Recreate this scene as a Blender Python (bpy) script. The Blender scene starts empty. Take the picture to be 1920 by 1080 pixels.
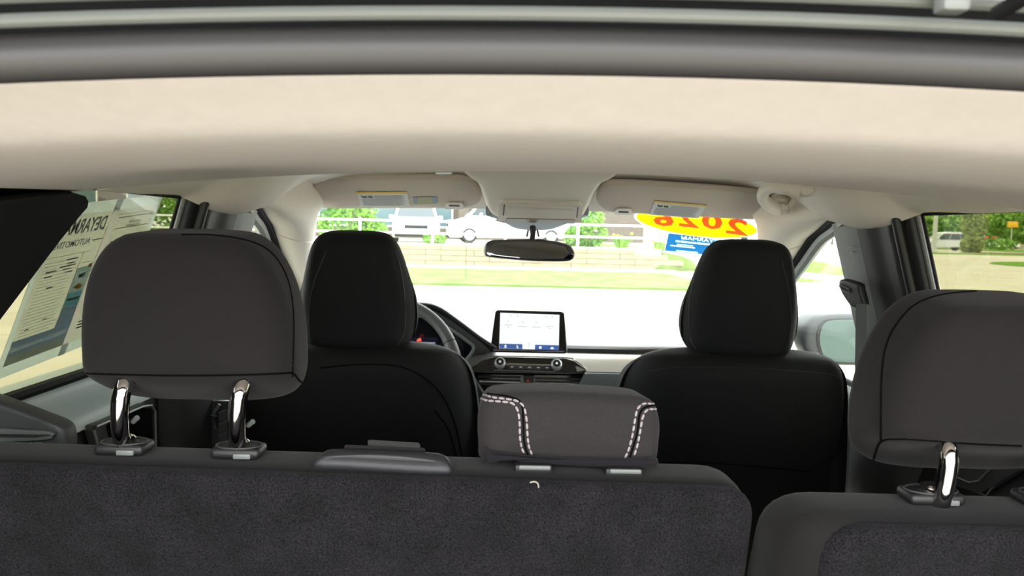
import bpy, bmesh, math, random
import numpy as np
from mathutils import Vector, Matrix
from mathutils.bvhtree import BVHTree

random.seed(7)
rng = np.random.default_rng(7)
SC = bpy.context.scene
COL = SC.collection

# ------------------------------------------------------------------ camera
FPX = 1450.0
CAM = np.array([-0.09, 0.0, 1.40])
_yaw, _pit, _rol = 0.0131, math.atan(105 / FPX), math.radians(1.3)
_R0 = np.array([math.cos(_yaw), -math.sin(_yaw), 0])
_F = np.array([math.sin(_yaw) * math.cos(_pit), math.cos(_yaw) * math.cos(_pit), -math.sin(_pit)])
_U0 = np.cross(_R0, _F)
_R = _R0 * math.cos(_rol) + _U0 * math.sin(_rol)
_U = _U0 * math.cos(_rol) - _R0 * math.sin(_rol)
cam_data = bpy.data.cameras.new('camera')
cam_data.sensor_width = 36.0
cam_data.lens = 36.0 * FPX / 1920.0
cam_data.clip_start = 0.01
cam_data.clip_end = 600
cam_data.dof.use_dof = True
cam_data.dof.focus_distance = 1.0
cam_data.dof.aperture_fstop = 12.0
cam_ob = bpy.data.objects.new('camera', cam_data)
COL.objects.link(cam_ob)
cam_ob.matrix_world = Matrix(((_R[0], _U[0], -_F[0], CAM[0]), (_R[1], _U[1], -_F[1], CAM[1]),
                              (_R[2], _U[2], -_F[2], CAM[2]), (0, 0, 0, 1)))
SC.camera = cam_ob

# ------------------------------------------------------------------ light
SKY = 8.0
world = bpy.data.worlds.new('overcast_sky')
SC.world = world
world.use_nodes = True
bg = world.node_tree.nodes['Background']
bg.inputs['Color'].default_value = (0.97, 0.985, 1.0, 1)
bg.inputs['Strength'].default_value = SKY
sun_d = bpy.data.lights.new('sun', 'SUN')
sun_d.energy = 3.0
sun_d.angle = math.radians(25)
sun_d.color = (1, 0.96, 0.9)
sun = bpy.data.objects.new('sun', sun_d)
COL.objects.link(sun)
sun.rotation_euler = (math.radians(-18), math.radians(22), 0)
vs = SC.view_settings
vs.view_transform = 'Standard'
vs.look = 'None'
vs.gamma = 1.0
vs.exposure = 0.0
vs.use_curve_mapping = False


# ------------------------------------------------------------------ measuring helpers
def ray(px, py):
    return _F + _R * ((px - 960) / FPX) - _U * ((py - 540) / FPX)


def P(px, py, Y):
    d = ray(px, py)
    return CAM + d * (Y / d[1])


def PX(px, py, X):
    d = ray(px, py)
    return CAM + d * ((X - CAM[0]) / d[0])


class Plane:
    """a plane through three points; N points away from the camera"""

    def __init__(s, a, b, c):
        s.O = np.array(a, float)
        u = np.array(b, float) - s.O
        s.U = u / np.linalg.norm(u)
        n = np.cross(s.U, np.array(c, float) - s.O)
        n /= np.linalg.norm(n)
        if np.dot(n, s.O - CAM) < 0:
            n = -n
        s.N = n
        s.V = np.cross(s.U, s.N) * 1.0
        if s.V[2] < 0:
            s.V = -s.V

    def on(s, px, py):
        d = ray(px, py)
        t = np.dot(s.O - CAM, s.N) / np.dot(d, s.N)
        return CAM + d * t

    def uv(s, px, py):
        q = s.on(px, py) - s.O
        return (np.dot(q, s.U), np.dot(q, s.V))

    def fr(s, off=0.0):
        return (s.O + s.N * off, s.U, s.V, s.N)


def pxplane(ax, ay, aY, bx, by, bY, cx, cy, cY):
    return Plane(P(ax, ay, aY), P(bx, by, bY), P(cx, cy, cY))


# ------------------------------------------------------------------ materials
MATS = {}


def mat(name, col, rough=0.6, metal=0.0, var=0.0, vscale=20.0, bump=0.0, bscale=200.0, sheen=0.0,
        coat=0.0, spec=0.5, emit=None, estr=0.0, col2=None):
    if name in MATS:
        return MATS[name]
    m = bpy.data.materials.new(name)
    m.use_nodes = True
    nt = m.node_tree
    b = nt.nodes['Principled BSDF']
    b.inputs['Base Color'].default_value = (*col, 1)
    b.inputs['Roughness'].default_value = rough
    b.inputs['Metallic'].default_value = metal
    b.inputs['Specular IOR Level'].default_value = spec
    if sheen:
        b.inputs['Sheen Weight'].default_value = sheen
        b.inputs['Sheen Roughness'].default_value = 0.5
    if coat:
        b.inputs['Coat Weight'].default_value = coat
    if emit:
        b.inputs['Emission Color'].default_value = (*emit, 1)
        b.inputs['Emission Strength'].default_value = estr
    tc = nt.nodes.new('ShaderNodeTexCoord')
    if var or col2:
        n = nt.nodes.new('ShaderNodeTexNoise')
        n.inputs['Scale'].default_value = vscale
        n.inputs['Detail'].default_value = 5
        nt.links.new(tc.outputs['Object'], n.inputs['Vector'])
        r = nt.nodes.new('ShaderNodeValToRGB')
        r.color_ramp.elements[0].position = 0.32
        r.color_ramp.elements[1].position = 0.68
        c2 = col2 if col2 else tuple(min(1, c * (1 + var)) for c in col)
        c1 = col if col2 else tuple(c * (1 - var) for c in col)
        r.color_ramp.elements[0].color = (*c1, 1)
        r.color_ramp.elements[1].color = (*c2, 1)
        nt.links.new(n.outputs['Fac'], r.inputs['Fac'])
        nt.links.new(r.outputs['Color'], b.inputs['Base Color'])
    if bump:
        n2 = nt.nodes.new('ShaderNodeTexNoise')
        n2.inputs['Scale'].default_value = bscale
        n2.inputs['Detail'].default_value = 3
        nt.links.new(tc.outputs['Object'], n2.inputs['Vector'])
        bp = nt.nodes.new('ShaderNodeBump')
        bp.inputs['Strength'].default_value = bump
        bp.inputs['Distance'].default_value = 0.002
        nt.links.new(n2.outputs['Fac'], bp.inputs['Height'])
        nt.links.new(bp.outputs['Normal'], b.inputs['Normal'])
    MATS[name] = m
    return m


def glassmat(name, tint, refl=0.06):
    m = bpy.data.materials.new(name)
    m.use_nodes = True
    nt = m.node_tree
    for n in list(nt.nodes):
        nt.nodes.remove(n)
    out = nt.nodes.new('ShaderNodeOutputMaterial')
    tr = nt.nodes.new('ShaderNodeBsdfTransparent')
    tr.inputs['Color'].default_value = (*tint, 1)
    gl = nt.nodes.new('ShaderNodeBsdfGlossy')
    gl.inputs['Roughness'].default_value = 0.02
    fr = nt.nodes.new('ShaderNodeLayerWeight')
    fr.inputs['Blend'].default_value = 0.5
    pw = nt.nodes.new('ShaderNodeMath')
    pw.operation = 'POWER'
    pw.inputs[1].default_value = 5.0
    mx = nt.nodes.new('ShaderNodeMixShader')
    ml = nt.nodes.new('ShaderNodeMath')
    ml.operation = 'MULTIPLY_ADD'
    ml.inputs[1].default_value = 0.5
    ml.inputs[2].default_value = refl * 0.3
    nt.links.new(fr.outputs['Facing'], pw.inputs[0])
    nt.links.new(pw.outputs[0], ml.inputs[0])
    nt.links.new(ml.outputs[0], mx.inputs['Fac'])
    nt.links.new(tr.outputs[0], mx.inputs[1])
    nt.links.new(gl.outputs[0], mx.inputs[2])
    nt.links.new(mx.outputs[0], out.inputs['Surface'])
    MATS[name] = m
    return m


def papermat(name, col, trans=0.5):
    m = bpy.data.materials.new(name)
    m.use_nodes = True
    nt = m.node_tree
    for n in list(nt.nodes):
        nt.nodes.remove(n)
    out = nt.nodes.new('ShaderNodeOutputMaterial')
    d = nt.nodes.new('ShaderNodeBsdfDiffuse')
    t = nt.nodes.new('ShaderNodeBsdfTranslucent')
    d.inputs['Color'].default_value = (*col, 1)
    t.inputs['Color'].default_value = (*col, 1)
    mx = nt.nodes.new('ShaderNodeMixShader')
    mx.inputs['Fac'].default_value = trans
    nt.links.new(d.outputs[0], mx.inputs[1])
    nt.links.new(t.outputs[0], mx.inputs[2])
    nt.links.new(mx.outputs[0], out.inputs['Surface'])
    MATS[name] = m
    return m


M_HEAD = mat('headliner_fabric', (0.90, 0.835, 0.80), 0.95, var=0.02, vscale=60, bump=0.12, bscale=900, spec=0.1)
M_HEADTRIM = mat('beige_plastic', (0.74, 0.69, 0.615), 0.6, bump=0.08, bscale=700, spec=0.3)
M_VISOR = mat('visor_vinyl', (0.56, 0.495, 0.425), 0.75, bump=0.06, bscale=600, spec=0.2)
M_VISCLIP = mat('visor_clip_plastic', (0.62, 0.57, 0.50), 0.35)
M_REARFAB = mat('charcoal_seat_fabric', (0.0105, 0.0095, 0.0094), 0.9, var=0.12, vscale=900, bump=0.14, bscale=1800, sheen=0.05, spec=0.15)
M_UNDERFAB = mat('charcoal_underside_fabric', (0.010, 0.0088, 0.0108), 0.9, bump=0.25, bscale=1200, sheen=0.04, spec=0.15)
M_TOPFAB = mat('charcoal_top_fabric', (0.0090, 0.0086, 0.0086), 0.9, var=0.12, vscale=900, bump=0.2, bscale=1400, sheen=0.05, spec=0.15)
M_CARPET = mat('seatback_carpet', (0.0040, 0.0038, 0.0044), 0.98, bump=0.8, bscale=620, sheen=0.03, spec=0.05,
               col2=(0.0185, 0.0172, 0.0192), vscale=620)
_nt = M_CARPET.node_tree
_b = _nt.nodes['Principled BSDF']
_src = _b.inputs['Base Color'].links[0].from_socket
_tc = _nt.nodes.new('ShaderNodeTexCoord')
_n = _nt.nodes.new('ShaderNodeTexNoise')
_n.inputs['Scale'].default_value = 28
_n.inputs['Detail'].default_value = 6
_nt.links.new(_tc.outputs['Object'], _n.inputs['Vector'])
_r = _nt.nodes.new('ShaderNodeMapRange')
_r.inputs['From Min'].default_value = 0.35
_r.inputs['From Max'].default_value = 0.65
_r.inputs['To Min'].default_value = 0.84
_r.inputs['To Max'].default_value = 1.18
_nt.links.new(_n.outputs['Fac'], _r.inputs['Value'])
_m = _nt.nodes.new('ShaderNodeVectorMath')
_m.operation = 'SCALE'
_nt.links.new(_src, _m.inputs[0])
_nt.links.new(_r.outputs[0], _m.inputs['Scale'])
_nt.links.new(_m.outputs[0], _b.inputs['Base Color'])
M_MIDFAB = mat('grey_middle_headrest_fabric', (0.0215, 0.0195, 0.0195), 0.9, var=0.18, vscale=900, bump=0.14, bscale=1800, sheen=0.05, spec=0.15)
M_FRONT = mat('black_front_seat_fabric', (0.0075, 0.0082, 0.0086), 0.75, bump=0.12, bscale=1100, spec=0.2)
M_SEAM = mat('seam_thread', (0.002, 0.002, 0.002), 0.9, spec=0.05)
M_THREAD = mat('light_stitch_thread', (0.28, 0.25, 0.255), 0.8)
M_BLACK = mat('black_plastic', (0.009, 0.009, 0.0095), 0.5, bump=0.05, bscale=600)
M_GLOSSBLACK = mat('piano_black', (0.006, 0.006, 0.007), 0.12, coat=0.3)
M_DGREY = mat('dark_grey_plastic', (0.026, 0.027, 0.027), 0.55, bump=0.06, bscale=700)
M_MGREY = mat('mid_grey_plastic', (0.075, 0.085, 0.078), 0.5, bump=0.05, bscale=700)
M_LIDGREY = mat('slate_plastic', (0.017, 0.017, 0.0195), 0.5, bump=0.10, bscale=600)
M_DOOR = mat('door_upper_plastic', (0.28, 0.33, 0.31), 0.5, bump=0.05, bscale=700)
M_RUBBER = mat('black_rubber', (0.006, 0.006, 0.006), 0.7, spec=0.12)
M_CHROME = mat('chrome', (0.50, 0.485, 0.475), 0.08, metal=1.0)
M_SATIN = mat('satin_silver_trim', (0.60, 0.60, 0.56), 0.35, metal=0.55)
M_DASHTOP = mat('dash_pad', (0.10, 0.105, 0.11), 0.42, bump=0.05, bscale=800, spec=0.6)
M_DASHGREY = mat('dash_lower_grey', (0.14, 0.16, 0.165), 0.5)
M_LEATHER = mat('steering_leather', (0.085, 0.083, 0.086), 0.5, bump=0.08, bscale=900)
M_SEAL = mat('hatch_weatherstrip', (0.038, 0.036, 0.036), 0.5)
M_FLANGE = mat('painted_hatch_flange', (0.14, 0.15, 0.142), 0.45)
M_PAINT = mat('silver_body_paint', (0.56, 0.58, 0.60), 0.25, metal=0.3, coat=0.5)
M_WHITEPAINT = mat('white_body_paint', (0.82, 0.83, 0.84), 0.2, coat=0.5)
M_GREYPAINT = mat('pale_silver_paint', (0.55, 0.58, 0.62), 0.25, metal=0.2, coat=0.5)
M_VEHGLASS = mat('vehicle_dark_glass', (0.03, 0.045, 0.05), 0.08)
M_TYRE = mat('tyre_rubber', (0.02, 0.02, 0.02), 0.8)
M_RIM = mat('wheel_rim', (0.4, 0.4, 0.42), 0.3, metal=0.8)
M_LAMP = mat('headlamp_lens', (0.7, 0.72, 0.75), 0.1)
M_CONC = mat('pale_concrete', (0.44, 0.41, 0.33), 0.9, var=0.09, vscale=0.6, bump=0.2, bscale=30)
M_WALK = mat('sidewalk_concrete', (0.52, 0.50, 0.45), 0.9, var=0.06, vscale=2)
M_GRASS = mat('lawn_grass', (0.072, 0.142, 0.022), 0.95, vscale=1.2, col2=(0.135, 0.175, 0.062), spec=0.1)
M_GRASS2 = mat('mown_grass', (0.08, 0.19, 0.015), 0.95, vscale=0.8, col2=(0.11, 0.23, 0.025), spec=0.1)
M_BLOCK = mat('tan_wall_block', (0.25, 0.205, 0.130), 0.95, var=0.12, vscale=3, bump=0.4, bscale=20)
M_LEAF = mat('bush_leaves', (0.07, 0.20, 0.02), 0.7, vscale=1.5, col2=(0.22, 0.42, 0.06))
M_LEAFD = mat('tree_leaves', (0.09, 0.22, 0.025), 0.7, vscale=0.6, col2=(0.26, 0.46, 0.07))
M_LEAFC = mat('cedar_leaves', (0.18, 0.26, 0.05), 0.8, vscale=1.0, col2=(0.38, 0.46, 0.12))
M_BARK = mat('bark', (0.14, 0.10, 0.07), 0.9, var=0.3, vscale=8)
M_YFLOWER = mat('yellow_petals', (0.9, 0.55, 0.02), 0.6)
M_FENCE = mat('white_fence_paint', (0.80, 0.80, 0.80), 0.5)
M_BRICK = mat('brown_brick_wall', (0.105, 0.088, 0.070), 0.9, var=0.12, vscale=6)
M_WINTEAL = mat('dark_window_pane', (0.05, 0.10, 0.11), 0.15)
M_POLE = mat('grey_pole_metal', (0.45, 0.46, 0.45), 0.5)
M_STAKE = mat('brown_stake', (0.10, 0.08, 0.06), 0.8)
M_MULCH = mat('red_brown_mulch', (0.16, 0.08, 0.05), 0.95, var=0.3, vscale=4)
M_WINDSHIELD = glassmat('windshield_glass', (0.96, 0.98, 0.965), 0.05)
M_FRONTGLASS = glassmat('front_door_glass', (0.94, 0.97, 0.95), 0.05)
M_TINT = glassmat('tinted_rear_door_glass', (0.460, 0.460, 0.376), 0.05)
M_MIRROR = mat('mirror_glass', (0.24, 0.245, 0.25), 0.02, metal=1.0)
M_SIDEMIRROR = mat('side_mirror_glass', (0.105, 0.150, 0.155), 0.04, metal=1.0)


# ------------------------------------------------------------------ object helpers
WLOC = {}


def thing(name, label, cat, loc=(0, 0, 0), group=None, kind=None):
    o = bpy.data.objects.new(name, None)
    o.empty_display_size = 0.05
    COL.objects.link(o)
    o.location = loc
    WLOC[o] = np.array(loc, float)
    tag(o, label, cat, group, kind)
    return o


def tag(o, label=None, cat=None, group=None, kind=None):
    if label:
        o['label'] = label
    if cat:
        o['category'] = cat
    if group:
        o['group'] = group
    if kind:
        o['kind'] = kind
    return o


def mk(name, VF, m, parent=None, label=None, cat=None, group=None, kind=None, angle=35, flat=False):
    V, F = VF
    V = np.asarray(V, float)
    c = (V.min(0) + V.max(0)) / 2
    if parent is None:
        c[2] = V[:, 2].min()
    me = bpy.data.meshes.new(name)
    bm = bmesh.new()
    vs_ = [bm.verts.new(v - c) for v in V]
    for f in F:
        try:
            bm.faces.new([vs_[i] for i in f])
        except ValueError:
            pass
    bmesh.ops.recalc_face_normals(bm, faces=bm.faces[:])
    bm.to_mesh(me)
    bm.free()
    if not flat:
        for p in me.polygons:
            p.use_smooth = True
        me.set_sharp_from_angle(angle=math.radians(angle))
    me.materials.append(m)
    o = bpy.data.objects.new(name, me)
    COL.objects.link(o)
    WLOC[o] = c
    if parent is not None:
        o.parent = parent
        o.location = c - WLOC[parent]
    else:
        o.location = c
    return tag(o, label, cat, group, kind)


def link_copy(o, parent, wloc):
    c = o.copy()
    COL.objects.link(c)
    c.parent = parent
    WLOC[c] = np.array(wloc, float)
    c.location = WLOC[c] - (WLOC[parent] if parent is not None else 0)
    return c


# ------------------------------------------------------------------ shape helpers: all return (V, F)
def comb(*parts):
    V, F = [], []
    for v, f in parts:
        n = len(V)
        V.extend([tuple(q) for q in np.asarray(v, float)])
        F.extend([[i + n for i in g] for g in f])
    return V, F


def xf(VF, M):
    V, F = VF
    return [tuple(M @ Vector(v)) for v in V], F


def box(c, s, bev=0.0, seg=2, rot=None):
    bm = bmesh.new()
    bmesh.ops.create_cube(bm, size=1.0)
    for v in bm.verts:
        v.co = Vector((v.co.x * s[0], v.co.y * s[1], v.co.z * s[2]))
    if bev > 0:
        bmesh.ops.bevel(bm, geom=bm.edges[:], offset=bev, segments=seg, profile=0.5, affect='EDGES')
    if rot is not None:
        bmesh.ops.rotate(bm, verts=bm.verts[:], matrix=rot)
    bm.verts.index_update()
    V = [tuple(np.array(v.co) + np.array(c)) for v in bm.verts]
    F = [[v.index for v in f.verts] for f in bm.faces]
    bm.free()
    return V, F


def roundpoly(pts, rad, seg=4):
    pts = [np.array(p, float) for p in pts]
    n = len(pts)
    out = []
    for i in range(n):
        a, b, c = pts[i - 1], pts[i], pts[(i + 1) % n]
        r = rad[i] if isinstance(rad, (list, tuple)) else rad
        d1, d2 = a - b, c - b
        l1, l2 = np.linalg.norm(d1), np.linalg.norm(d2)
        k = min(r, l1 * 0.49, l2 * 0.49)
        p0, p1 = b + d1 / l1 * k, b + d2 / l2 * k
        for j in range(seg + 1):
            t = j / seg
            out.append((1 - t) ** 2 * p0 + 2 * t * (1 - t) * b + t * t * p1)
    return np.array(out)


def catmull(pts, n=6, closed=True):
    pts = [np.array(p, float) for p in pts]
    N = len(pts)
    out = []
    rngi = range(N) if closed else range(N - 1)
    for i in rngi:
        if closed:
            p0, p1, p2, p3 = pts[i - 1], pts[i], pts[(i + 1) % N], pts[(i + 2) % N]
        else:
            p1, p2 = pts[i], pts[i + 1]
            p0 = pts[i - 1] if i else 2 * p1 - p2
            p3 = pts[i + 2] if i + 2 < N else 2 * p2 - p1
        for j in range(n):
            t = j / n
            out.append(0.5 * ((2 * p1) + (-p0 + p2) * t + (2 * p0 - 5 * p1 + 4 * p2 - p3) * t * t
                              + (-p0 + 3 * p1 - 3 * p2 + p3) * t ** 3))
    if not closed:
        out.append(pts[-1])
    return np.array(out)


def pillow(outl, T, r, fr, bf=0.0, bb=0.0, seg=4, deform=None):
    """outline in (U,V), thickness T along N starting at n=0, rounded edge r, bulges front/back"""
    outl = np.asarray(outl, float)
    lo, hi = outl.min(0), outl.max(0)
    c = (lo + hi) / 2
    h = np.maximum((hi - lo) / 2, 1e-6)
    r = min(r, T / 2 * 0.999, h.min() * 0.95)
    rel = outl - c
    rings = []
    e = 1 - r / h
    for t in (0.3, 0.6, 0.82):
        rings.append((rel * (t * e), -bf * (1 - t * t)))
    for j in range(seg + 1):
        a = j / seg * math.pi / 2
        ins = r * (1 - math.sin(a))
        rings.append((rel * (1 - ins / h), r * (1 - math.cos(a))))
    for j in range(seg + 1):
        a = j / seg * math.pi / 2
        ins = r * (1 - math.cos(a))
        rings.append((rel * (1 - ins / h), T - r + r * math.sin(a)))
    for t in (0.82, 0.6, 0.3):
        rings.append((rel * (t * e), T + bb * (1 - t * t)))
    O, U, V_, N = [np.asarray(q, float) for q in fr]
    pts = [(c[0], c[1], -bf)]
    n = len(outl)
    for q, w in rings:
        for p in q:
            pts.append((c[0] + p[0], c[1] + p[1], w))
    pts.append((c[0], c[1], T + bb))
    F = []
    for j in range(n):
        F.append([0, 1 + (j + 1) % n, 1 + j])
    R = len(rings)
    for k in range(R - 1):
        a, b = 1 + k * n, 1 + (k + 1) * n
        for j in range(n):
            j2 = (j + 1) % n
            F.append([a + j, a + j2, b + j2, b + j])
    a = 1 + (R - 1) * n
    L = len(pts) - 1
    for j in range(n):
        F.append([a + j, a + (j + 1) % n, L])
    if deform:
        pts = [deform(*p) for p in pts]
    return [tuple(O + U * p[0] + V_ * p[1] + N * p[2]) for p in pts], F


def prism(outl, T, fr, bev=0.0):
    """flat plate with sharp or slightly eased edges"""
    outl = np.asarray(outl, float)
    O, U, V_, N = fr
    n = len(outl)
    if bev > 0:
        lo, hi = outl.min(0), outl.max(0)
        c, h = (lo + hi) / 2, np.maximum((hi - lo) / 2, 1e-6)
        ins = c + (outl - c) * (1 - np.minimum(bev / h, 0.9))
        layers = [(ins, 0), (outl, bev), (outl, T - bev), (ins, T)]
    else:
        layers = [(outl, 0), (outl, T)]
    V = []
    for q, w in layers:
        V += [tuple(O + U * p[0] + V_ * p[1] + N * w) for p in q]
    F = [list(range(n))[::-1], [len(V) - n + i for i in range(n)]]
    for k in range(len(layers) - 1):
        for j in range(n):
            j2 = (j + 1) % n
            F.append([k * n + j, k * n + j2, (k + 1) * n + j2, (k + 1) * n + j])
    return V, F


def sweep(path, rad, n=10, closed=False, flat=1.0, up=(0, 0, 1)):
    """tube along path; rad scalar or list; flat scales the section along the up direction"""
    path = [np.array(p, float) for p in path]
    N = len(path)
    V, F = [], []
    upv = np.array(up, float)
    for i, p in enumerate(path):
        if closed:
            t = path[(i + 1) % N] - path[i - 1]
        else:
            t = path[min(i + 1, N - 1)] - path[max(i - 1, 0)]
        t /= np.linalg.norm(t) + 1e-12
        s = np.cross(t, upv)
        if np.linalg.norm(s) < 1e-3:
            s = np.cross(t, np.array([0.0, 1.0, 0.01]))
        s /= np.linalg.norm(s)
        w = np.cross(s, t)
        r = rad[i] if hasattr(rad, '__len__') else rad
        for j in range(n):
            a = 2 * math.pi * j / n
            V.append(tuple(p + s * (r * math.cos(a)) + w * (r * flat * math.sin(a))))
    M = N if closed else N - 1
    for i in range(M):
        a, b = i * n, ((i + 1) % N) * n
        for j in range(n):
            j2 = (j + 1) % n
            F.append([a + j, a + j2, b + j2, b + j])
    if not closed:
        F.append(list(range(n))[::-1])
        F.append([(N - 1) * n + j for j in range(n)])
    return V, F


def loft(rings, cap=True):
    n = len(rings[0])
    V = [tuple(p) for r in rings for p in r]
    F = []
    for i in range(len(rings) - 1):
        a, b = i * n, (i + 1) * n
        for j in range(n):
            j2 = (j + 1) % n
            F.append([a + j, a + j2, b + j2, b + j])
    if cap:
        F.append(list(range(n))[::-1])
        F.append([(len(rings) - 1) * n + j for j in range(n)])
    return V, F


def slab(grid, off):
    """grid[i][j] of points; a second layer displaced by vector off closes it"""
    g = np.asarray(grid, float)
    a, b = g.shape[:2]
    V = [tuple(p) for p in g.reshape(-1, 3)] + [tuple(p + np.array(off)) for p in g.reshape(-1, 3)]
    K = a * b
    F = []
    for i in range(a - 1):
        for j in range(b - 1):
            q = [i * b + j, i * b + j + 1, (i + 1) * b + j + 1, (i + 1) * b + j]
            F.append(q)
            F.append([k + K for k in q][::-1])
    for i in range(a - 1):
        for j in (0, b - 1):
            F.append([i * b + j, (i + 1) * b + j, (i + 1) * b + j + K, i * b + j + K])
    for j in range(b - 1):
        for i in (0, a - 1):
            F.append([i * b + j, i * b + j + 1, i * b + j + 1 + K, i * b + j + K])
    return V, F


def cyl(c, axis, r, L, n=20, bev=0.0):
    axis = np.array(axis, float)
    axis /= np.linalg.norm(axis)
    c = np.array(c, float)
    b = bev
    if b:
        path = [c - axis * L / 2, c - axis * (L / 2 - b), c + axis * (L / 2 - b), c + axis * L / 2]
        rad = [r - b, r, r, r - b]
    else:
        path = [c - axis * L / 2, c + axis * L / 2]
        rad = [r, r]
    return sweep(path, rad, n)


def ball(c, r, n=10):
    bm = bmesh.new()
    bmesh.ops.create_uvsphere(bm, u_segments=n, v_segments=max(4, n // 2), radius=1)
    bm.verts.index_update()
    rr = np.array(r if hasattr(r, '__len__') else (r, r, r), float)
    V = [tuple(np.array(v.co) * rr + np.array(c)) for v in bm.verts]
    F = [[v.index for v in f.verts] for f in bm.faces]
    bm.free()
    return V, F


def panel(name, pl, pxs, T, m, parent, r=0.0, off=0.0, rad=None, smooth=True, bf=0.0, bb=0.0, n=5, **kw):
    """a plate traced on a plane: pixel outline measured on the photograph, real thickness behind it"""
    pts = [pl.uv(*p) for p in pxs]
    if rad is not None:
        o = roundpoly(pts, rad)
    elif smooth:
        o = catmull(pts, n)
    else:
        o = np.array(pts)
    if r > 0:
        VF = pillow(o, T, r, pl.fr(off), bf, bb)
    else:
        VF = prism(o, T, pl.fr(off))
    return mk(name, VF, m, parent, **kw)


def textmesh(s, height, fr, at=(0, 0), mirror=False, depth=0.0004, width=None, bold=0.0):
    cu = bpy.data.curves.new('t', 'FONT')
    cu.body = s
    cu.size = 1.0
    cu.align_x = 'CENTER'
    cu.align_y = 'CENTER'
    cu.offset = bold
    cu.resolution_u = 2
    ob = bpy.data.objects.new('t', cu)
    COL.objects.link(ob)
    bpy.context.view_layer.update()
    me = bpy.data.meshes.new_from_object(ob.evaluated_get(bpy.context.evaluated_depsgraph_get()))
    V = np.array([v.co[:] for v in me.vertices]) if len(me.vertices) else np.zeros((1, 3))
    F = [list(p.vertices) for p in me.polygons]
    bpy.data.objects.remove(ob)
    bpy.data.curves.remove(cu)
    bpy.data.meshes.remove(me)
    lo, hi = V.min(0), V.max(0)
    V = V - (lo + hi) / 2
    k = height / (hi[1] - lo[1])
    kx = k if width is None else width / (hi[0] - lo[0])
    O, U, V_, N = fr
    sx = -1 if mirror else 1
    out, n = [], len(V)
    for w in (0, -depth):
        out += [tuple(O + U * (at[0] + sx * kx * v[0]) + V_ * (at[1] + k * v[1]) + N * w) for v in V]
    return out, F + [[i + n for i in f][::-1] for f in F]


def bvh(VF):
    return BVHTree.FromPolygons([Vector(v) for v in VF[0]], VF[1])


def cast(tree, px, py):
    d = ray(px, py)
    hit = tree.ray_cast(Vector(CAM), Vector(d).normalized())
    return None if hit[0] is None else np.array(hit[0])


def seam_pts(tree, pxs, n=8, lift=0.0):
    out = []
    for p in catmull(pxs, n, closed=False):
        q = cast(tree, *p)
        if q is not None:
            v = CAM - q
            out.append(q + v / np.linalg.norm(v) * lift)
    return out


def leaves(blobs, n, size, aspect=0.6):
    V, F = [], []
    for (c, r, w) in blobs:
        k = int(n * w)
        d = rng.normal(size=(k, 3))
        d /= np.linalg.norm(d, axis=1)[:, None]
        rad = rng.uniform(0.55, 1.05, k) ** 0.6
        pos = np.array(c) + d * rad[:, None] * np.array(r)
        for p in pos:
            a = rng.normal(size=3)
            a /= np.linalg.norm(a)
            b = np.cross(a, rng.normal(size=3))
            b /= np.linalg.norm(b) + 1e-9
            s = size * rng.uniform(0.6, 1.3)
            i = len(V)
            V += [tuple(p - a * s), tuple(p + b * s * aspect), tuple(p + a * s), tuple(p - b * s * aspect)]
            F.append([i, i + 1, i + 2, i + 3])
    return V, F


def sm(t):
    t = min(1, max(0, t))
    return t * t * (3 - 2 * t)


Z0 = 1.40   # camera height; h values below are relative to it


# ================================================================== THE SETTING: ground outside
def gz(X, Y):
    return 0.58 * sm((Y - 25) / 25) * sm((X - 6) / 8)


def build_ground():
    xs = np.concatenate([np.linspace(-90, -10, 9), np.linspace(-8, 20, 15), np.linspace(24, 120, 13)])
    ys = np.concatenate([np.linspace(-60, 20, 9), np.linspace(23, 56, 23), np.linspace(62, 160, 9)])
    g = [[(x, y, gz(x, y)) for y in ys] for x in xs]
    o = mk('ground', slab(g, (0, 0, -0.3)), M_CONC, kind='structure', label='pale concrete lot around the car', cat='pavement')
    # slab joints as thin material lines
    nt = M_CONC.node_tree
    b = nt.nodes['Principled BSDF']
    src = b.inputs['Base Color'].links[0].from_socket
    tc = nt.nodes.new('ShaderNodeTexCoord')
    br = nt.nodes.new('ShaderNodeTexBrick')
    br.offset = 0.0
    br.inputs['Scale'].default_value = 1.0
    br.inputs['Brick Width'].default_value = 4.5
    br.inputs['Row Height'].default_value = 4.5
    br.inputs['Mortar Size'].default_value = 0.012
    br.inputs['Color1'].default_value = (1, 1, 1, 1)
    br.inputs['Color2'].default_value = (0.95, 0.95, 0.95, 1)
    br.inputs['Mortar'].default_value = (0.35, 0.33, 0.3, 1)
    nt.links.new(tc.outputs['Object'], br.inputs['Vector'])
    mx = nt.nodes.new('ShaderNodeMix')
    mx.data_type = 'RGBA'
    mx.blend_type = 'MULTIPLY'
    mx.inputs[0].default_value = 1.0
    nt.links.new(src, mx.inputs[6])
    nt.links.new(br.outputs['Color'], mx.inputs[7])
    nt.links.new(mx.outputs[2], b.inputs['Base Color'])
    return o


build_ground()


def ground_patch(name, outline, m, label, cat, lift=0.03, kind='structure', zf=gz):
    """flat-topped raised patch following the ground"""
    o = np.array(outline, float)
    c = o.mean(0)
    top, bot = [], []
    V = [(c[0], c[1], zf(*c) + lift)]
    n = len(o)
    for s in (0.5, 1.0):
        for p in o:
            q = c + (p - c) * s
            V.append((q[0], q[1], zf(*q) + lift))
    for p in o:
        V.append((p[0], p[1], zf(*p) - 0.05))
    F = []
    for j in range(n):
        j2 = (j + 1) % n
        F.append([0, 1 + j, 1 + j2])
        for k in range(2):
            a = 1 + k * n
            F.append([a + j, a + j2, a + n + j2, a + n + j])
    return mk(name, (V, F), m, label=label, cat=cat, kind=kind)


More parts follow.
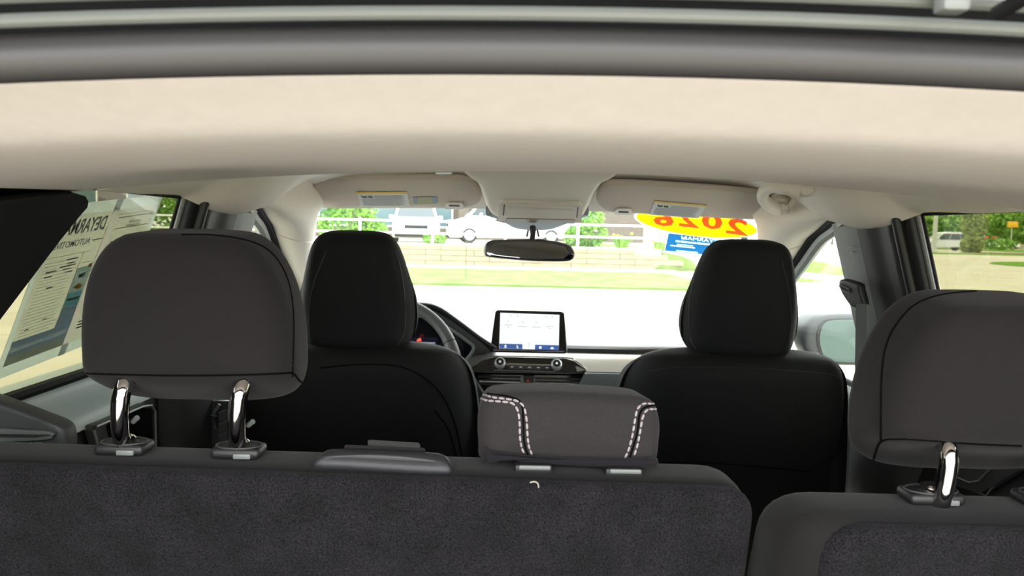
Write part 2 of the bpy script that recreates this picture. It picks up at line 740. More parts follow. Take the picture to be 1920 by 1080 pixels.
def ellipse(cx, cy, a, b, n=28, rot=0.0):
    r = []
    for i in range(n):
        t = 2 * math.pi * i / n
        x, y = a * math.cos(t), b * math.sin(t)
        r.append((cx + x * math.cos(rot) - y * math.sin(rot), cy + x * math.sin(rot) + y * math.cos(rot)))
    return r


def rect(x0, x1, y0, y1, n=6):
    r = [(x0 + (x1 - x0) * i / n, y0) for i in range(n)] + [(x1, y0 + (y1 - y0) * i / n) for i in range(n)]
    r += [(x1 - (x1 - x0) * i / n, y1) for i in range(n)] + [(x0, y1 - (y1 - y0) * i / n) for i in range(n)]
    return r


ground_patch('grass_verge', rect(-26, 5.8, 19.6, 28.0), M_GRASS,
             'long mown grass verge across the road seen through the windshield', 'grass', kind='stuff', lift=0.06)
ground_patch('sidewalk', rect(-26, 6.6, 28.0, 30.3), M_WALK, 'pale sidewalk at the foot of the tan block wall', 'sidewalk', lift=0.05)
ground_patch('grass_island', ellipse(13.6, 35, 1.5, 6.0, rot=-0.12), M_GRASS2,
             'grass island seen above the side mirror through the front passenger window', 'grass', kind='stuff')
ground_patch('grass_island', ellipse(9.7, 26.0, 0.9, 1.3), M_GRASS2,
             'small grass tip just below the island in the front passenger window', 'grass', kind='stuff')
ground_patch('grass_island', ellipse(4.5, 12.2, 0.7, 1.6), M_GRASS2,
             'grass sliver between the side mirror and the front passenger headrest', 'grass', kind='stuff')
ground_patch('grass_island', ellipse(29.2, 38.5, 4.6, 2.6), M_GRASS2,
             'grass corner on the road at the right edge of the rear window', 'grass', kind='stuff')
ground_patch('grass_verge', rect(24, 75, 51, 57), M_GRASS2,
             'low grass verge in front of the silver car behind the cedar', 'grass', kind='stuff', lift=0.02)
ground_patch('lawn', rect(47, 100, 63, 96), M_GRASS2, 'lawn in front of the white sedan beyond the cedar', 'grass', kind='stuff', lift=0.03)
ground_patch('mulch_bed', ellipse(40.5, 60.5, 4.5, 1.6), M_MULCH, 'reddish mulch bed around the cedar trunk', 'mulch', lift=0.05)

# raised parking terrace and its retaining wall
TZ = 0.85
mk('terrace', comb(box((-12, 50.6, TZ / 2), (36.4, 40, TZ), 0.02)), M_CONC, kind='structure',
   label='raised parking terrace behind the tan block wall', cat='terrace')
ground_patch('terrace_lawn', rect(3.4, 6.0, 33.2, 45), M_GRASS, 'pale lawn behind the white fence under the year sticker',
             'grass', kind='stuff', lift=0.03, zf=lambda x, y: TZ)


def build_wall():
    w = thing('retaining_wall', 'tan block retaining wall with long courses behind the sidewalk', 'wall', (-6, 30.45, 0), kind='structure')
    bh = TZ / 4
    proto = None
    for row in range(4):
        x = -24.0 + (0.6 if row % 2 else 0)
        xe = 6.0 - 0.0 * row
        if row == 3:
            xe = 3.6
        elif row == 2:
            xe = 5.2
        while x < xe:
            L = 1.9
            wl = (x + L / 2, 30.42 + random.uniform(-0.025, 0.025), bh * (row + 0.5))
            if proto is None:
                proto = mk('block', box(wl, (L - 0.014, 0.34, bh - 0.010), 0.014, 1), M_BLOCK, w)
            else:
                link_copy(proto, w, wl)
            x += L


build_wall()


def build_fence():
    f = thing('rail_fence', 'white two-rail metal fence on top of the tan block wall', 'fence', (-5, 31.0, TZ))
    xs = [5.8 - 2.9 * k for k in range(9)]
    proto = mk('post', box((xs[0], 31.0, TZ + 0.5), (0.09, 0.09, 1.0), 0.01, 1), M_FENCE, f)
    for x in xs[1:]:
        link_copy(proto, f, (x, 31.0, TZ + 0.5))
    for z in (0.42, 0.90):
        mk('rail', sweep([(xs[-1], 31.0, TZ + z), (xs[0], 31.0, TZ + z)], 0.035, 8), M_FENCE, f)
    pl = mk('mounting_plate', box((5.75, 30.94, TZ + 1.0), (0.3, 0.02, 0.3), 0.01, 1), M_FENCE, f)
    for dx in (-0.07, 0.07):
        for dz in (-0.07, 0.07):
            mk('bolt', cyl((5.75 + dx, 30.92, TZ + 1.0 + dz), (0, 1, 0), 0.035, 0.02, 8), M_BLACK, pl)


build_fence()


# ---- vehicles
def extr(profile, y0, y1, z=None):
    pr = np.array(profile, float)
    n = len(pr)
    V = [(p[0], y0, p[1]) for p in pr] + [(p[0], y1, p[1]) for p in pr]
    F = [list(range(n)), [n + i for i in range(n)][::-1]]
    for j in range(n):
        j2 = (j + 1) % n
        F.append([j, j2, n + j2, n + j])
    return V, F


def vehicle(name, label, loc, rotz, L, W, H, paint, style='suv', group=None):
    """x forward, y left, z up; built round its own base point, then placed"""
    t = thing(name, label, 'car', (0, 0, 0), group)
    hw = W / 2
    belt = H * 0.58
    gc = 0.2
    if style == 'van':
        side = [(-L / 2, gc + .1), (-L / 2, belt), (L / 2 - 0.95, belt), (L / 2 - 0.1, belt * 0.8), (L / 2, belt * 0.62), (L / 2, gc + .05)]
        roof = [(-L / 2 + .04, belt), (-L / 2 + .10, H - .08), (-L / 2 + .25, H), (L / 2 - 1.9, H), (L / 2 - 1.6, H - .06), (L / 2 - .85, belt)]
    elif style == 'sedan':
        side = [(-L / 2, gc + .2), (-L / 2, belt * .95), (-L / 2 + .9, belt), (L / 2 - 1.3, belt), (L / 2 - .15, belt * .85), (L / 2, belt * .6), (L / 2, gc)]
        roof = [(-L / 2 + .5, belt), (-L / 2 + 1.3, H - .03), (-L / 2 + 1.7, H), (.2, H), (.55, H - .06), (L / 2 - 1.15, belt)]
    else:
        side = [(-L / 2, gc + .2), (-L / 2 - .02, belt * .8), (-L / 2 + .1, belt), (L / 2 - 1.2, belt), (L / 2 - .2, belt * .88), (L / 2, belt * .62), (L / 2, gc)]
        roof = [(-L / 2 + .12, belt), (-L / 2 + .55, H - .1), (-L / 2 + .8, H - .02), (-.2, H), (.3, H - .08), (L / 2 - 1.15, belt)]
    so = roundpoly(side, 0.14, 3)
    rings = []
    for y, s in ((-hw, 0.93), (-hw + .05, 1.0), (hw - .05, 1.0), (hw, 0.93)):
        c = so.mean(0)
        rings.append([((p[0] - c[0]) * (0.985 if s < 1 else 1) + c[0], y, (p[1] - c[1]) * s + c[1]) for p in so])
    mk('body', loft(rings), paint, t)
    ro = roundpoly(roof, 0.10, 3)
    rr = []
    for side_ in (-1, 1):
        ring = []
        for p in ro:
            k = (p[1] - belt) / (H - belt)
            ring.append((p[0], side_ * (hw - .04 - 0.17 * k), p[1]))
        rr.append(ring)
    mid = [[(a[0], a[1] * 0.92, a[2] + 0.03 * (a[2] > belt + .05)) for a in r] for r in rr]
    mk('cabin', loft([rr[0], mid[0], mid[1], rr[1]]), paint, t)

    def at_roof(x, z, s):
        k = (z - belt) / (H - belt)
        return (x, s * (hw - .035 - 0.17 * k), z)
    zt, zb = H - 0.14, belt + 0.03
    x_r, x_f = roof[1][0] + .12, roof[4][0] + .02
    xb_r, xb_f = roof[0][0] + .12, roof[5][0] - .15
    segs = [(0.0, 0.30), (0.32, 0.64), (0.66, 1.0)] if style != 'van' else [(0.62, 1.0)]
    for s in (-1, 1):
        for a, b in segs:
            q = [at_roof(xb_r + (xb_f - xb_r) * a, zb, s), at_roof(xb_r + (xb_f - xb_r) * b, zb, s),
                 at_roof(x_r + (x_f - x_r) * b, zt, s), at_roof(x_r + (x_f - x_r) * a, zt, s)]
            V = [tuple(v) for v in q] + [(v[0], v[1] + s * 0.02, v[2]) for v in q]
            mk('side_window', (V, [[0, 1, 2, 3], [4, 5, 6, 7][::-1]] + [[i, (i + 1) % 4, 4 + (i + 1) % 4, 4 + i] for i in range(4)]), M_VEHGLASS, t, flat=True)
    for nm, i0, i1, sg in (('windscreen', 5, 4, 1), ('rear_window', 0, 1, -1)):
        (xa, za), (xb, zb_) = roof[i0], roof[i1]
        q = []
        for k, s in ((0.1, -1), (0.1, 1), (0.88, 1), (0.88, -1)):
            x, z = xa + (xb - xa) * k, za + (zb_ - za) * k
            kk = (z - belt) / (H - belt)
            q.append((x + sg * 0.012, s * (hw - .13 - .17 * kk), z + 0.012))
        V = q + [(v[0] + sg * .015, v[1], v[2] + .015) for v in q]
        mk(nm, (V, [[0, 1, 2, 3], [7, 6, 5, 4]] + [[i, (i + 1) % 4, 4 + (i + 1) % 4, 4 + i] for i in range(4)]), M_VEHGLASS, t, flat=True)
    wr = 0.36
    for x in (L / 2 - .95, -L / 2 + .9):
        for s in (-1, 1):
            w = mk('wheel', cyl((x, s * (hw - .11), wr), (0, 1, 0), wr, .24, 22, .04), M_TYRE, t)
            mk('rim', cyl((x, s * (hw + .005), wr), (0, 1, 0), wr * .66, .03, 18, .01), M_RIM, w)
    for s in (-1, 1):
        mk('headlight', box((L / 2 - .06, s * (hw - .28), belt * .78), (.12, .40, .16), .04), M_LAMP, t)
        mk('wing_mirror', box((L / 2 - 1.45, s * (hw + .09), belt + .08), (.12, .2, .15), .04), paint, t)
    mk('grille', box((L / 2 + .0, 0, belt * .66), (.04, W * .5, .16), .02), M_BLACK, t)
    mk('bumper', box((L / 2 - .02, 0, gc + .12), (.16, W * .92, .18), .05), M_BLACK, t)
    t.location = loc
    t.rotation_euler = (0, 0, rotz)
    return t


vehicle('suv', 'white SUV parked nose-out beside the bush above the block wall', (-4.1, 35.6, TZ), -math.pi / 2 + .12, 4.7, 2.0, 1.78, M_WHITEPAINT, 'suv')
vehicle('van', 'long white van behind the rear-view mirror above the block wall', (0.1, 36.2, TZ), math.pi * 1.04, 5.6, 2.1, 2.1, M_WHITEPAINT, 'van')
vehicle('car', 'white car beyond the fence beside the folded price sheets', (-17.5, 36.5, TZ), -math.pi / 2 - .3, 4.6, 1.9, 1.5, M_WHITEPAINT, 'suv')
vehicle('suv', 'silver SUV parked behind the lamp post and cedar', (41.1, 72, 0.58), math.pi - .1, 4.7, 1.95, 1.72, M_GREYPAINT, 'suv')
vehicle('sedan', 'low white sedan beyond the lawn past the cedar', (63.0, 98, 0.58), math.pi - .05, 4.5, 1.85, 1.30, M_WHITEPAINT, 'sedan')


# ---- plants
def bush(name, label, c, blobs, n, size, m=None, group=None, trunk=0.0, cat='bush'):
    t = thing(name, label, cat, c, group)
    m = m or M_LEAF
    c = np.array(c, float)
    bl = [(c + np.array(b[0]), b[1], b[2]) for b in blobs]
    mk('foliage', leaves(bl, n, size), m, t, kind='stuff', flat=True)
    if trunk:
        mk('trunk', sweep([c + (0, 0, -.05), c + (0.05, 0, trunk * .5), c + (0, 0.05, trunk)], [.22 * trunk / 4 + .05, .16 * trunk / 4 + .04, .05], 8), M_BARK, t)
    else:
        st = [sweep([c + (0, 0, -.03), c + (math.cos(a) * .25, math.sin(a) * .2, .5)], [.03, .012], 6) for a in (0.3, 1.9, 3.4, 5.0)]
        mk('stem', comb(*st), M_BARK, t)
    return t


bush('bush', 'tall pale green bush behind the driver headrest at the fence', (-6.6, 32.4, TZ),
     [((0, 0, .7), (1.3, .8, .8), .5), ((.2, .1, 1.5), (1.1, .7, .7), .3), ((1.0, 0, .5), (.7, .6, .55), .2), ((-.6, 0, 1.9), (.6, .5, .5), .15)], 2600, .09)
bush('bush', 'rounded green bush right of the rear-view mirror behind the fence', (3.4, 32.3, TZ),
     [((0, 0, .55), (.85, .6, .6), .5), ((.1, 0, 1.2), (.6, .5, .6), .35), ((-.5, 0, .4), (.5, .5, .45), .25)], 2200, .08)
bush('bush', 'low green bush at the front of the white SUV', (-2.9, 31.9, TZ), [((0, 0, .2), (.5, .4, .28), 1)], 500, .07)
bush('bush', 'green bush above the top corner of the price sheets', (-14.6, 32.6, TZ),
     [((0, 0, .8), (1.3, .8, .9), .6), ((.6, 0, 1.6), (.9, .7, .8), .4)], 2000, .09)


def flowers(label, c, r, n):
    t = thing('daylily_plant', label, 'plant', c, 'yellow flowering plants at the wall end')
    c = np.array(c, float)
    bl = []
    for i in range(90):
        a = rng.uniform(0, 2 * math.pi)
        q = rng.uniform(.2, 1) * r
        tip = c + np.array([math.cos(a) * q, math.sin(a) * q * .7, rng.uniform(.25, .55)])
        b = c + np.array([math.cos(a) * q * .3, math.sin(a) * q * .25, 0])
        w = np.array([-math.sin(a), math.cos(a), 0]) * .03
        m_ = (b + tip) / 2 + (0, 0, .15)
        bl.append(([tuple(b - w), tuple(b + w), tuple(m_ + w), tuple(tip), tuple(m_ - w)], [[0, 1, 2, 3, 4]]))
    mk('foliage', comb(*bl), M_LEAF, t, kind='stuff', flat=True)
    for i in range(n):
        a = rng.uniform(0, 2 * math.pi)
        p = c + np.array([math.cos(a) * r * .5, math.sin(a) * r * .4 - .1, rng.uniform(.4, .6)])
        mk('flower', ball(p, (.06, .06, .045), 8), M_YFLOWER, t)


flowers('yellow flowering plant left of the right-hand fence post', (4.75, 31.5, TZ), .75, 3)
flowers('yellow flowering plant right of the end fence post by the blue sticker', (6.15, 30.95, .70), .55, 5)
mk('wall_end_mound', ball((6.2, 31.2, 0.1), (1.6, 1.0, .62), 20), M_GRASS, label='low mound where the block wall ends',
   cat='mound', kind='structure')

t = thing('marker_stake', 'thin dark marker stake standing in the grass verge', 'stake', (P(873, 527, 22.0)[0], 22.0, 0.05))
q = WLOC[t]
mk('rod', sweep([q, q + (0, 0, 1.0)], .012, 8), M_STAKE, t)
mk('cap', cyl(q + (0, 0, 1.02), (0, 0, 1), .03, .06, 8), M_STAKE, t)

# ---- brick building behind the terrace
t = thing('brick_building', 'brown brick building with dark windows behind the parked white cars', 'building', (-8, 50, TZ))
mk('wall', box((-10, 50.3, TZ + 2.6), (38, .6, 5.2)), M_BRICK, t, flat=True)
mk('roof_band', box((-10, 49.9, TZ + 5.3), (38.6, 1.0, .5), .05), M_WALK, t)
wins = [-27, -23.2, -19.4, -15.6, -11.0, -7.6, -4.3, -1.0, 5.0]
for x in wins:
    wf = mk('window', comb(box((x, 49.97, TZ + .75), (1.9, .10, .08)), box((x, 49.97, TZ + 2.75), (1.9, .10, .08)),
                           box((x - .93, 49.97, TZ + 1.75), (.07, .10, 2.0)), box((x + .93, 49.97, TZ + 1.75), (.07, .10, 2.0))), M_FENCE, t, flat=True)
    mk('pane', box((x, 49.98, TZ + 1.75), (1.8, .04, 1.95)), M_WINTEAL, wf, flat=True)
for x in (-21.3, -13.3, -5.9, -2.6, 2.0):
    mk('pillar', box((x, 49.7, TZ + 2.5), (.7, .7, 5.0), .04, 1), M_BRICK, t)

# ---- far right: lamp post, trees, signs
lp = P(1751, 470, 58)
t = thing('lamp_post', 'pale grey lamp post in front of the silver SUV', 'lamp post', (lp[0], 58, .5))
mk('pole', sweep([(lp[0], 58, .45), (lp[0], 58, 7.5)], [.17, .11], 12), M_POLE, t)
mk('base', cyl((lp[0], 58, .62), (0, 0, 1), .3, .35, 14, .04), M_WALK, t)
mk('arm', sweep([(lp[0], 58, 7.3), (lp[0] - 1.2, 58, 7.5)], .06, 8), M_POLE, t)
mk('luminaire', box((lp[0] - 1.5, 58, 7.5), (.8, .35, .15), .05), M_POLE, t)
c = P(1822, 470, 62)
bush('cedar_tree', 'shaggy olive-green cedar beside the silver SUV', (c[0], 62, .55),
     [((.1, 0, .9), (.70, .8, .95), .30), ((.1, 0, 2.3), (.95, .9, 1.2), .45), ((.1, 0, 4.2), (1.15, 1.0, 1.5), .45), ((-.55, 0, .6), (.35, .4, .6), .10)],
     4200, .16, M_LEAFC, trunk=5.5, cat='tree')
c = P(1843, 462, 80)
t = thing('utility_pole', 'thin grey pole standing just right of the cedar', 'pole', (c[0], 80, .55))
mk('pole', sweep([(c[0], 80, .5), (c[0], 80, 7)], .14, 10), M_POLE, t)
mk('cap', cyl((c[0], 80, 7.05), (0, 0, 1), .17, .12, 10, .02), M_POLE, t)
far = [(1745, 104, 'leafy green tree behind the silver SUV bonnet'), (1790, 112, 'broad green tree behind the silver SUV roof'),
       (1835, 132, 'tree directly behind the cedar'), (1872, 140, 'grey-green tree above the orange posts'),
       (1905, 118, 'green tree below the yellow sign at the right edge'), (1950, 110, 'tree at the far right edge of the rear window'),
       (1560, 116, 'far tree seen past the front passenger window'), (1490, 134, 'far tree behind the right windshield pillar')]
for i, (px, Y, lab) in enumerate(far):
    c = P(px, 455, Y)
    hh = 5.5 + (i % 3) * 1.0
    bush('shade_tree', lab, (c[0], Y, .5),
         [((0, 0, hh * .62), (4.6, 3.2, hh * .45), .6), ((-2.6, 0, hh * .45), (2.6, 2, hh * .33), .25), ((2.6, 0, hh * .5), (2.8, 2, hh * .38), .3)],
         2000, .38, M_LEAFD, 'far shade trees', trunk=hh * .6, cat='tree')
for px, lab in ((1853, 'left of two slanted orange-red posts by the sedan'), (1867, 'right of two slanted orange-red posts by the sedan')):
    c = P(px, 455, 106)
    t = thing('marker_post', lab, 'post', (c[0], 106, .58), 'orange-red posts')
    mk('post', sweep([(c[0], 106, .55), (c[0] - .35, 106, 2.2)], .22, 8), mat('orange_red', (0.6, .12, .04), .6), t)
    mk('cap', box((c[0] - .36, 106, 2.24), (.5, .5, .1), .03), mat('orange_red', (0, 0, 0)), t)
c = P(1899, 421, 96)
t = thing('road_sign', 'yellow-orange sign high among the trees at the right edge', 'sign', (c[0], 96, .58))
mk('board', box(c, (1.3, .12, .75), .05), mat('sign_yellow', (.85, .42, .02), .5), t)
mk('post', sweep([(c[0], 96.12, .5), (c[0], 96.12, c[2] + .3)], .07, 8), M_POLE, t)
c = P(1850, 466, 86)
bush('hedge', 'dark clipped hedge left of the white sedan', (c[0], 84, .62), [((0, 0, .68), (2.0, .9, .65), 1)], 900, .13, M_LEAFD)
t = thing('house', 'cream house wall low at the right edge of the rear window', 'building', (P(1912, 455, 125)[0], 125, .58))
q = WLOC[t]
mk('wall', box(q + (2, 0, 1.6), (9, 5, 3.2)), mat('cream_siding', (.6, .53, .4), .8), t, flat=True)
mk('roof', extr([(-7.2, 3.1), (2.8 + 2, 3.1), (0, 5.2)], 0, 6) if False else box(q + (2, 0, 3.4), (9.8, 5.8, .5), .1), M_BARK, t)
mk('window', box(q + (0.5, -2.52, 1.5), (1.6, .06, 1.1)), M_WINTEAL, t, flat=True)


# ================================================================== THE CAR SHELL
def TX(h):
    return 0.674 + 0.30 * (0.046 - h)


NX = 65


def rear_ceiling():
    st = [(.430, .103), (.435, .0955), (.440, .0910), (.448, .0878), (.46, .0842), (.475, .0798), (.49, .0754), (.503, .0717), (.512, .0694), (.520, .0678), (.530, .0666), (.545, .0660), (.57, .0662), (.60, .0672),
          (.70, .0712), (.80, .0750), (.90, .0785), (1.0, .0820), (1.06, .0838), (1.09, .0850), (1.105, .087), (1.115, .094), (1.125, .106), (1.13, .13)]
    g = []
    for y, h in st:
        g.append([(x, y, Z0 + h - .09 * x * x) for x in np.linspace(-.70, .70, NX)])
    return slab(g, (0, 0, .012))


ceil = mk('ceiling', rear_ceiling(), M_HEAD, kind='structure', label='beige fabric headliner over the rear seats', cat='headliner', angle=60)
ROWS = [(1.12, 1.12, .15, .672, .046), (1.25, 1.25, .165, .672, .047), (1.36, 1.36, .17, .672, .050), (1.405, 1.40, .17, .668, .049), (1.43, 1.425, .17, .650, .038),
        (1.47, 1.46, .17, .630, .026), (1.53, 1.52, .168, .612, .022), (1.58, 1.57, .166, .603, .030), (1.64, 1.62, .163, .597, .040), (1.76, 1.72, .158, .597, .075),
        (1.88, 1.82, .142, .596, .105), (1.98, 1.91, .120, .594, .105), (2.06, 1.98, .094, .588, .088), (2.125, 2.04, .062, .570, .052)]


def main_ceiling():
    g = []
    for yc, ys, hc, xs, hs in catmull(ROWS, 4, False):
        row = []
        for u in np.linspace(-1, 1, NX):
            s = sm((abs(u) - .74) / .26)
            row.append((u * xs, yc + (ys - yc) * u * u, Z0 + hc * (1 - s) + hs * s - .012 * u * u * (1 - s)))
        g.append(row)
    return slab(g, (0, 0, .012))


mk('ceiling_front', main_ceiling(), M_HEADTRIM, kind='structure', label='beige headliner over the front seats and side rails', cat='headliner', angle=60)


def roof_shell():
    g = []
    for y in np.linspace(.36, 2.12, 9):
        row = []
        for u in np.linspace(-1, 1, 25):
            a = abs(u)
            x = .72 * math.copysign(1 - (1 - a) ** 1.3, u)
            row.append((x, y, Z0 + .19 + .03 * math.sin((y - .36) / 1.76 * math.pi) - .13 * a ** 6 - (.07 if y < .4 else 0) * (1 - a ** 6)))
        g.append(row)
    return slab(g, (0, 0, .012))


mk('car_roof', roof_shell(), M_PAINT, kind='structure', label='outer roof of the car', cat='car roof')

# windshield
def WS(u, t):
    a = np.array([.575 * u, 2.135 - .10 * u * u, Z0 + .060 - .014 * u * u])
    b = np.array([.72 * u, 2.95 - .20 * u * u, Z0 - .36])
    p = a * (1 - t) + b * t
    n = np.array([0, .45, .9])
    return p + n * (.03 * t * (1 - t) * 2)


ws_vf = slab([[WS(u, t) for u in np.linspace(-1, 1, 25)] for t in np.linspace(0, 1, 13)], (0, .0025, .004))
mk('window_1', ws_vf, M_WINDSHIELD, kind='structure', label='clear windshield', cat='windshield')
ws_tree = BVHTree.FromPolygons([Vector(WS(u, t)) for t in np.linspace(-.25, 1, 40) for u in np.linspace(-1.3, 1.3, 80)],
                               [[i * 80 + j, i * 80 + j + 1, (i + 1) * 80 + j + 1, (i + 1) * 80 + j] for i in range(39) for j in range(79)])

# A pillars
E_ = [(.585, 1.60, .15), (.590, 1.61, .045), (.606, 1.70, .026), (.625, 1.82, .000), (.660, 2.02, -.070), (.685, 2.25, -.17), (.72, 2.62, -.33)]
W_ = [(.560, 1.99, .15), (.553, 2.00, .058), (.575, 2.035, .035), (.595, 2.075, .0), (.637, 2.20, -.075), (.672, 2.42, -.18), (.72, 2.78, -.34)]
for s, nm in ((-1, 'trim_1'), (1, 'trim_2')):
    rings = []
    for ki, (e, w) in enumerate(zip(E_, W_)):
        e, w = np.array(e), np.array(w)
        inn = np.array([-.035, -.012, -.02]) * (0.0, .35, .8, 1, 1, 1, 1)[ki]
        ring = []
        for k in range(9):
            a = k / 8
            p = e * (1 - a) + w * a + inn * math.sin(a * math.pi) ** .7
            ring.append((s * p[0], p[1], Z0 + p[2]))
        p = w + (.05, .02, .04)
        ring.append((s * p[0], p[1], Z0 + p[2]))
        p = e + (.06, .02, .03)
        ring.append((s * p[0], p[1], Z0 + p[2]))
        rings.append(ring)
    rr = []
    for i in range(len(rings) - 1):
        for k in range(4):
            rr.append([np.array(a) * (1 - k / 4) + np.array(b) * k / 4 for a, b in zip(rings[i], rings[i + 1])])
    rr.append(rings[-1])
    side = 'left' if s < 0 else 'right'
    t = mk(nm, loft(rr), M_HEADTRIM, kind='structure', label='beige %s windshield pillar trim' % side, cat='pillar trim', angle=50)
    path = [np.array((s * (e[0] + .012), e[1] - .012, Z0 + e[2] + .004)) for e in E_[1:]]
    mk('door_seal', sweep(catmull(path, 6, False), .011, 8), M_RUBBER, t)
    path = [np.array((s * (e[0] + .022), e[1] - .033, Z0 + e[2] - .004)) for e in E_[1:]]
    mk('door_frame_edge', sweep(catmull(path, 6, False), .0135, 8), M_FLANGE, t)
    # joint ring across the pillar
    i = 13
    jr = [np.array(p) for p in rr[i][:9]]
    c = sum(jr) / 9
    mk('joint_line', sweep([p + (c - p) * -.004 for p in jr], .0012, 6), M_VISCLIP, t)

# B pillars: strips that lean outwards towards the sill
HT, HB = .050, -.32


def strip(prof, h0, h1, out=.05, n=6):
    g = []
    for k in range(n + 1):
        h = h0 + (h1 - h0) * k / n
        g.append([(x + .30 * (HT - h), y + .04 * (HT - h), Z0 + h) for x, y in prof])
    return g


def mir(VF, s):
    return [(v[0] * s, v[1], v[2]) for v in VF[0]], VF[1]


for s, nm in ((-1, 'trim_3'), (1, 'trim_4')):
    side = 'driver' if s < 0 else 'passenger'
    t = thing(nm, 'dark door pillar trim behind the %s seat' % side, 'pillar trim', (s * .65, 1.5, Z0 - .3), kind='structure')
    inner = catmull([(.600, 1.635), (.6005, 1.615), (.604, 1.57), (.608, 1.542)], 3, False)
    mk('inner_cover', mir(slab(strip(inner, .034, HB), (.05, .01, 0)), s), M_MGREY, t)
    rear = catmull([(.608, 1.542), (.614, 1.512), (.624, 1.487), (.627, 1.466), (.629, 1.452), (.640, 1.438)], 4, False)
    mk('rear_cover', mir(slab(strip(rear, .036, HB), (.04, .03, 0)), s), M_DGREY, t)
    for (x, y, r, m, nm2) in ((.635, 1.432, .0085, M_BLACK, 'door_seal'), (.648, 1.437, .008, M_RUBBER, 'gap_seal')):
        pth = [(s * (x + .30 * (HT - h)), y + .04 * (HT - h), Z0 + h) for h in np.linspace(.06, HB, 7)]
        mk(nm2, sweep([pth[0], np.array(pth[0]) * .97 + np.array(pth[1]) * .03, np.array(pth[0]) * .88 + np.array(pth[1]) * .12] + pth[1:], [r * .3, r * .75, r] + [r] * (len(pth) - 1), 12, up=(0, 1, 0)), m, t)
    fr = catmull([(.649, 1.430), (.653, 1.418), (.659, 1.415), (.664, 1.415)], 3, False)
    mk('door_frame', mir(slab(strip(fr, .06, HB), (.012, .03, 0)), s), M_DGREY, t)
    pth = [(s * (.6675 + .30 * (HT - h)), 1.413 + .04 * (HT - h), Z0 + h) for h in np.linspace(.06, HB, 7)]
    mk('frame_edge_strip', sweep(pth, .0048, 8, up=(0, 1, 0)), M_FLANGE, t)
    pth = [(s * (.6745 + .30 * (HT - h)), 1.411 + .04 * (HT - h), Z0 + h) for h in np.linspace(.06, HB, 7)]
    mk('glass_run', sweep(pth, .0038, 8, up=(0, 1, 0)), M_RUBBER, t)
    lo = catmull([(.70, 1.70), (.69, 1.60), (.70, 1.50), (.73, 1.44)], 3, False)
    mk('lower_cover', mir(slab([[(x, y, Z0 + h) for x, y in lo] for h in (-.30, -.6, -1.0)], (.04, 0.02, 0)), s), M_DGREY, t)
    # small moulded airbag mark on the inner cover
    o = np.array((s * (.6035 + .3 * .072), 1.575, Z0 - .022))
    u = np.array((-s * .09, -1.0, 0)) / math.hypot(.09, 1)
    if s < 0:
        u = u
    v = np.array((s * .30, 0.04, -1.0))
    v = -v / np.linalg.norm(v)
    n = np.array((s, 0, 0))
    mk('embossed_mark', comb(*[sweep([o + u * a + v * b + n * -.0025 for a, b in pp], .0009, 5) for pp in
                               ([(-.018, -.008), (-.018, .008), (.016, .008)], [(-.010, -.003), (-.004, -.005), (.002, -.002), (.010, -.005)])]), M_DOOR, t)

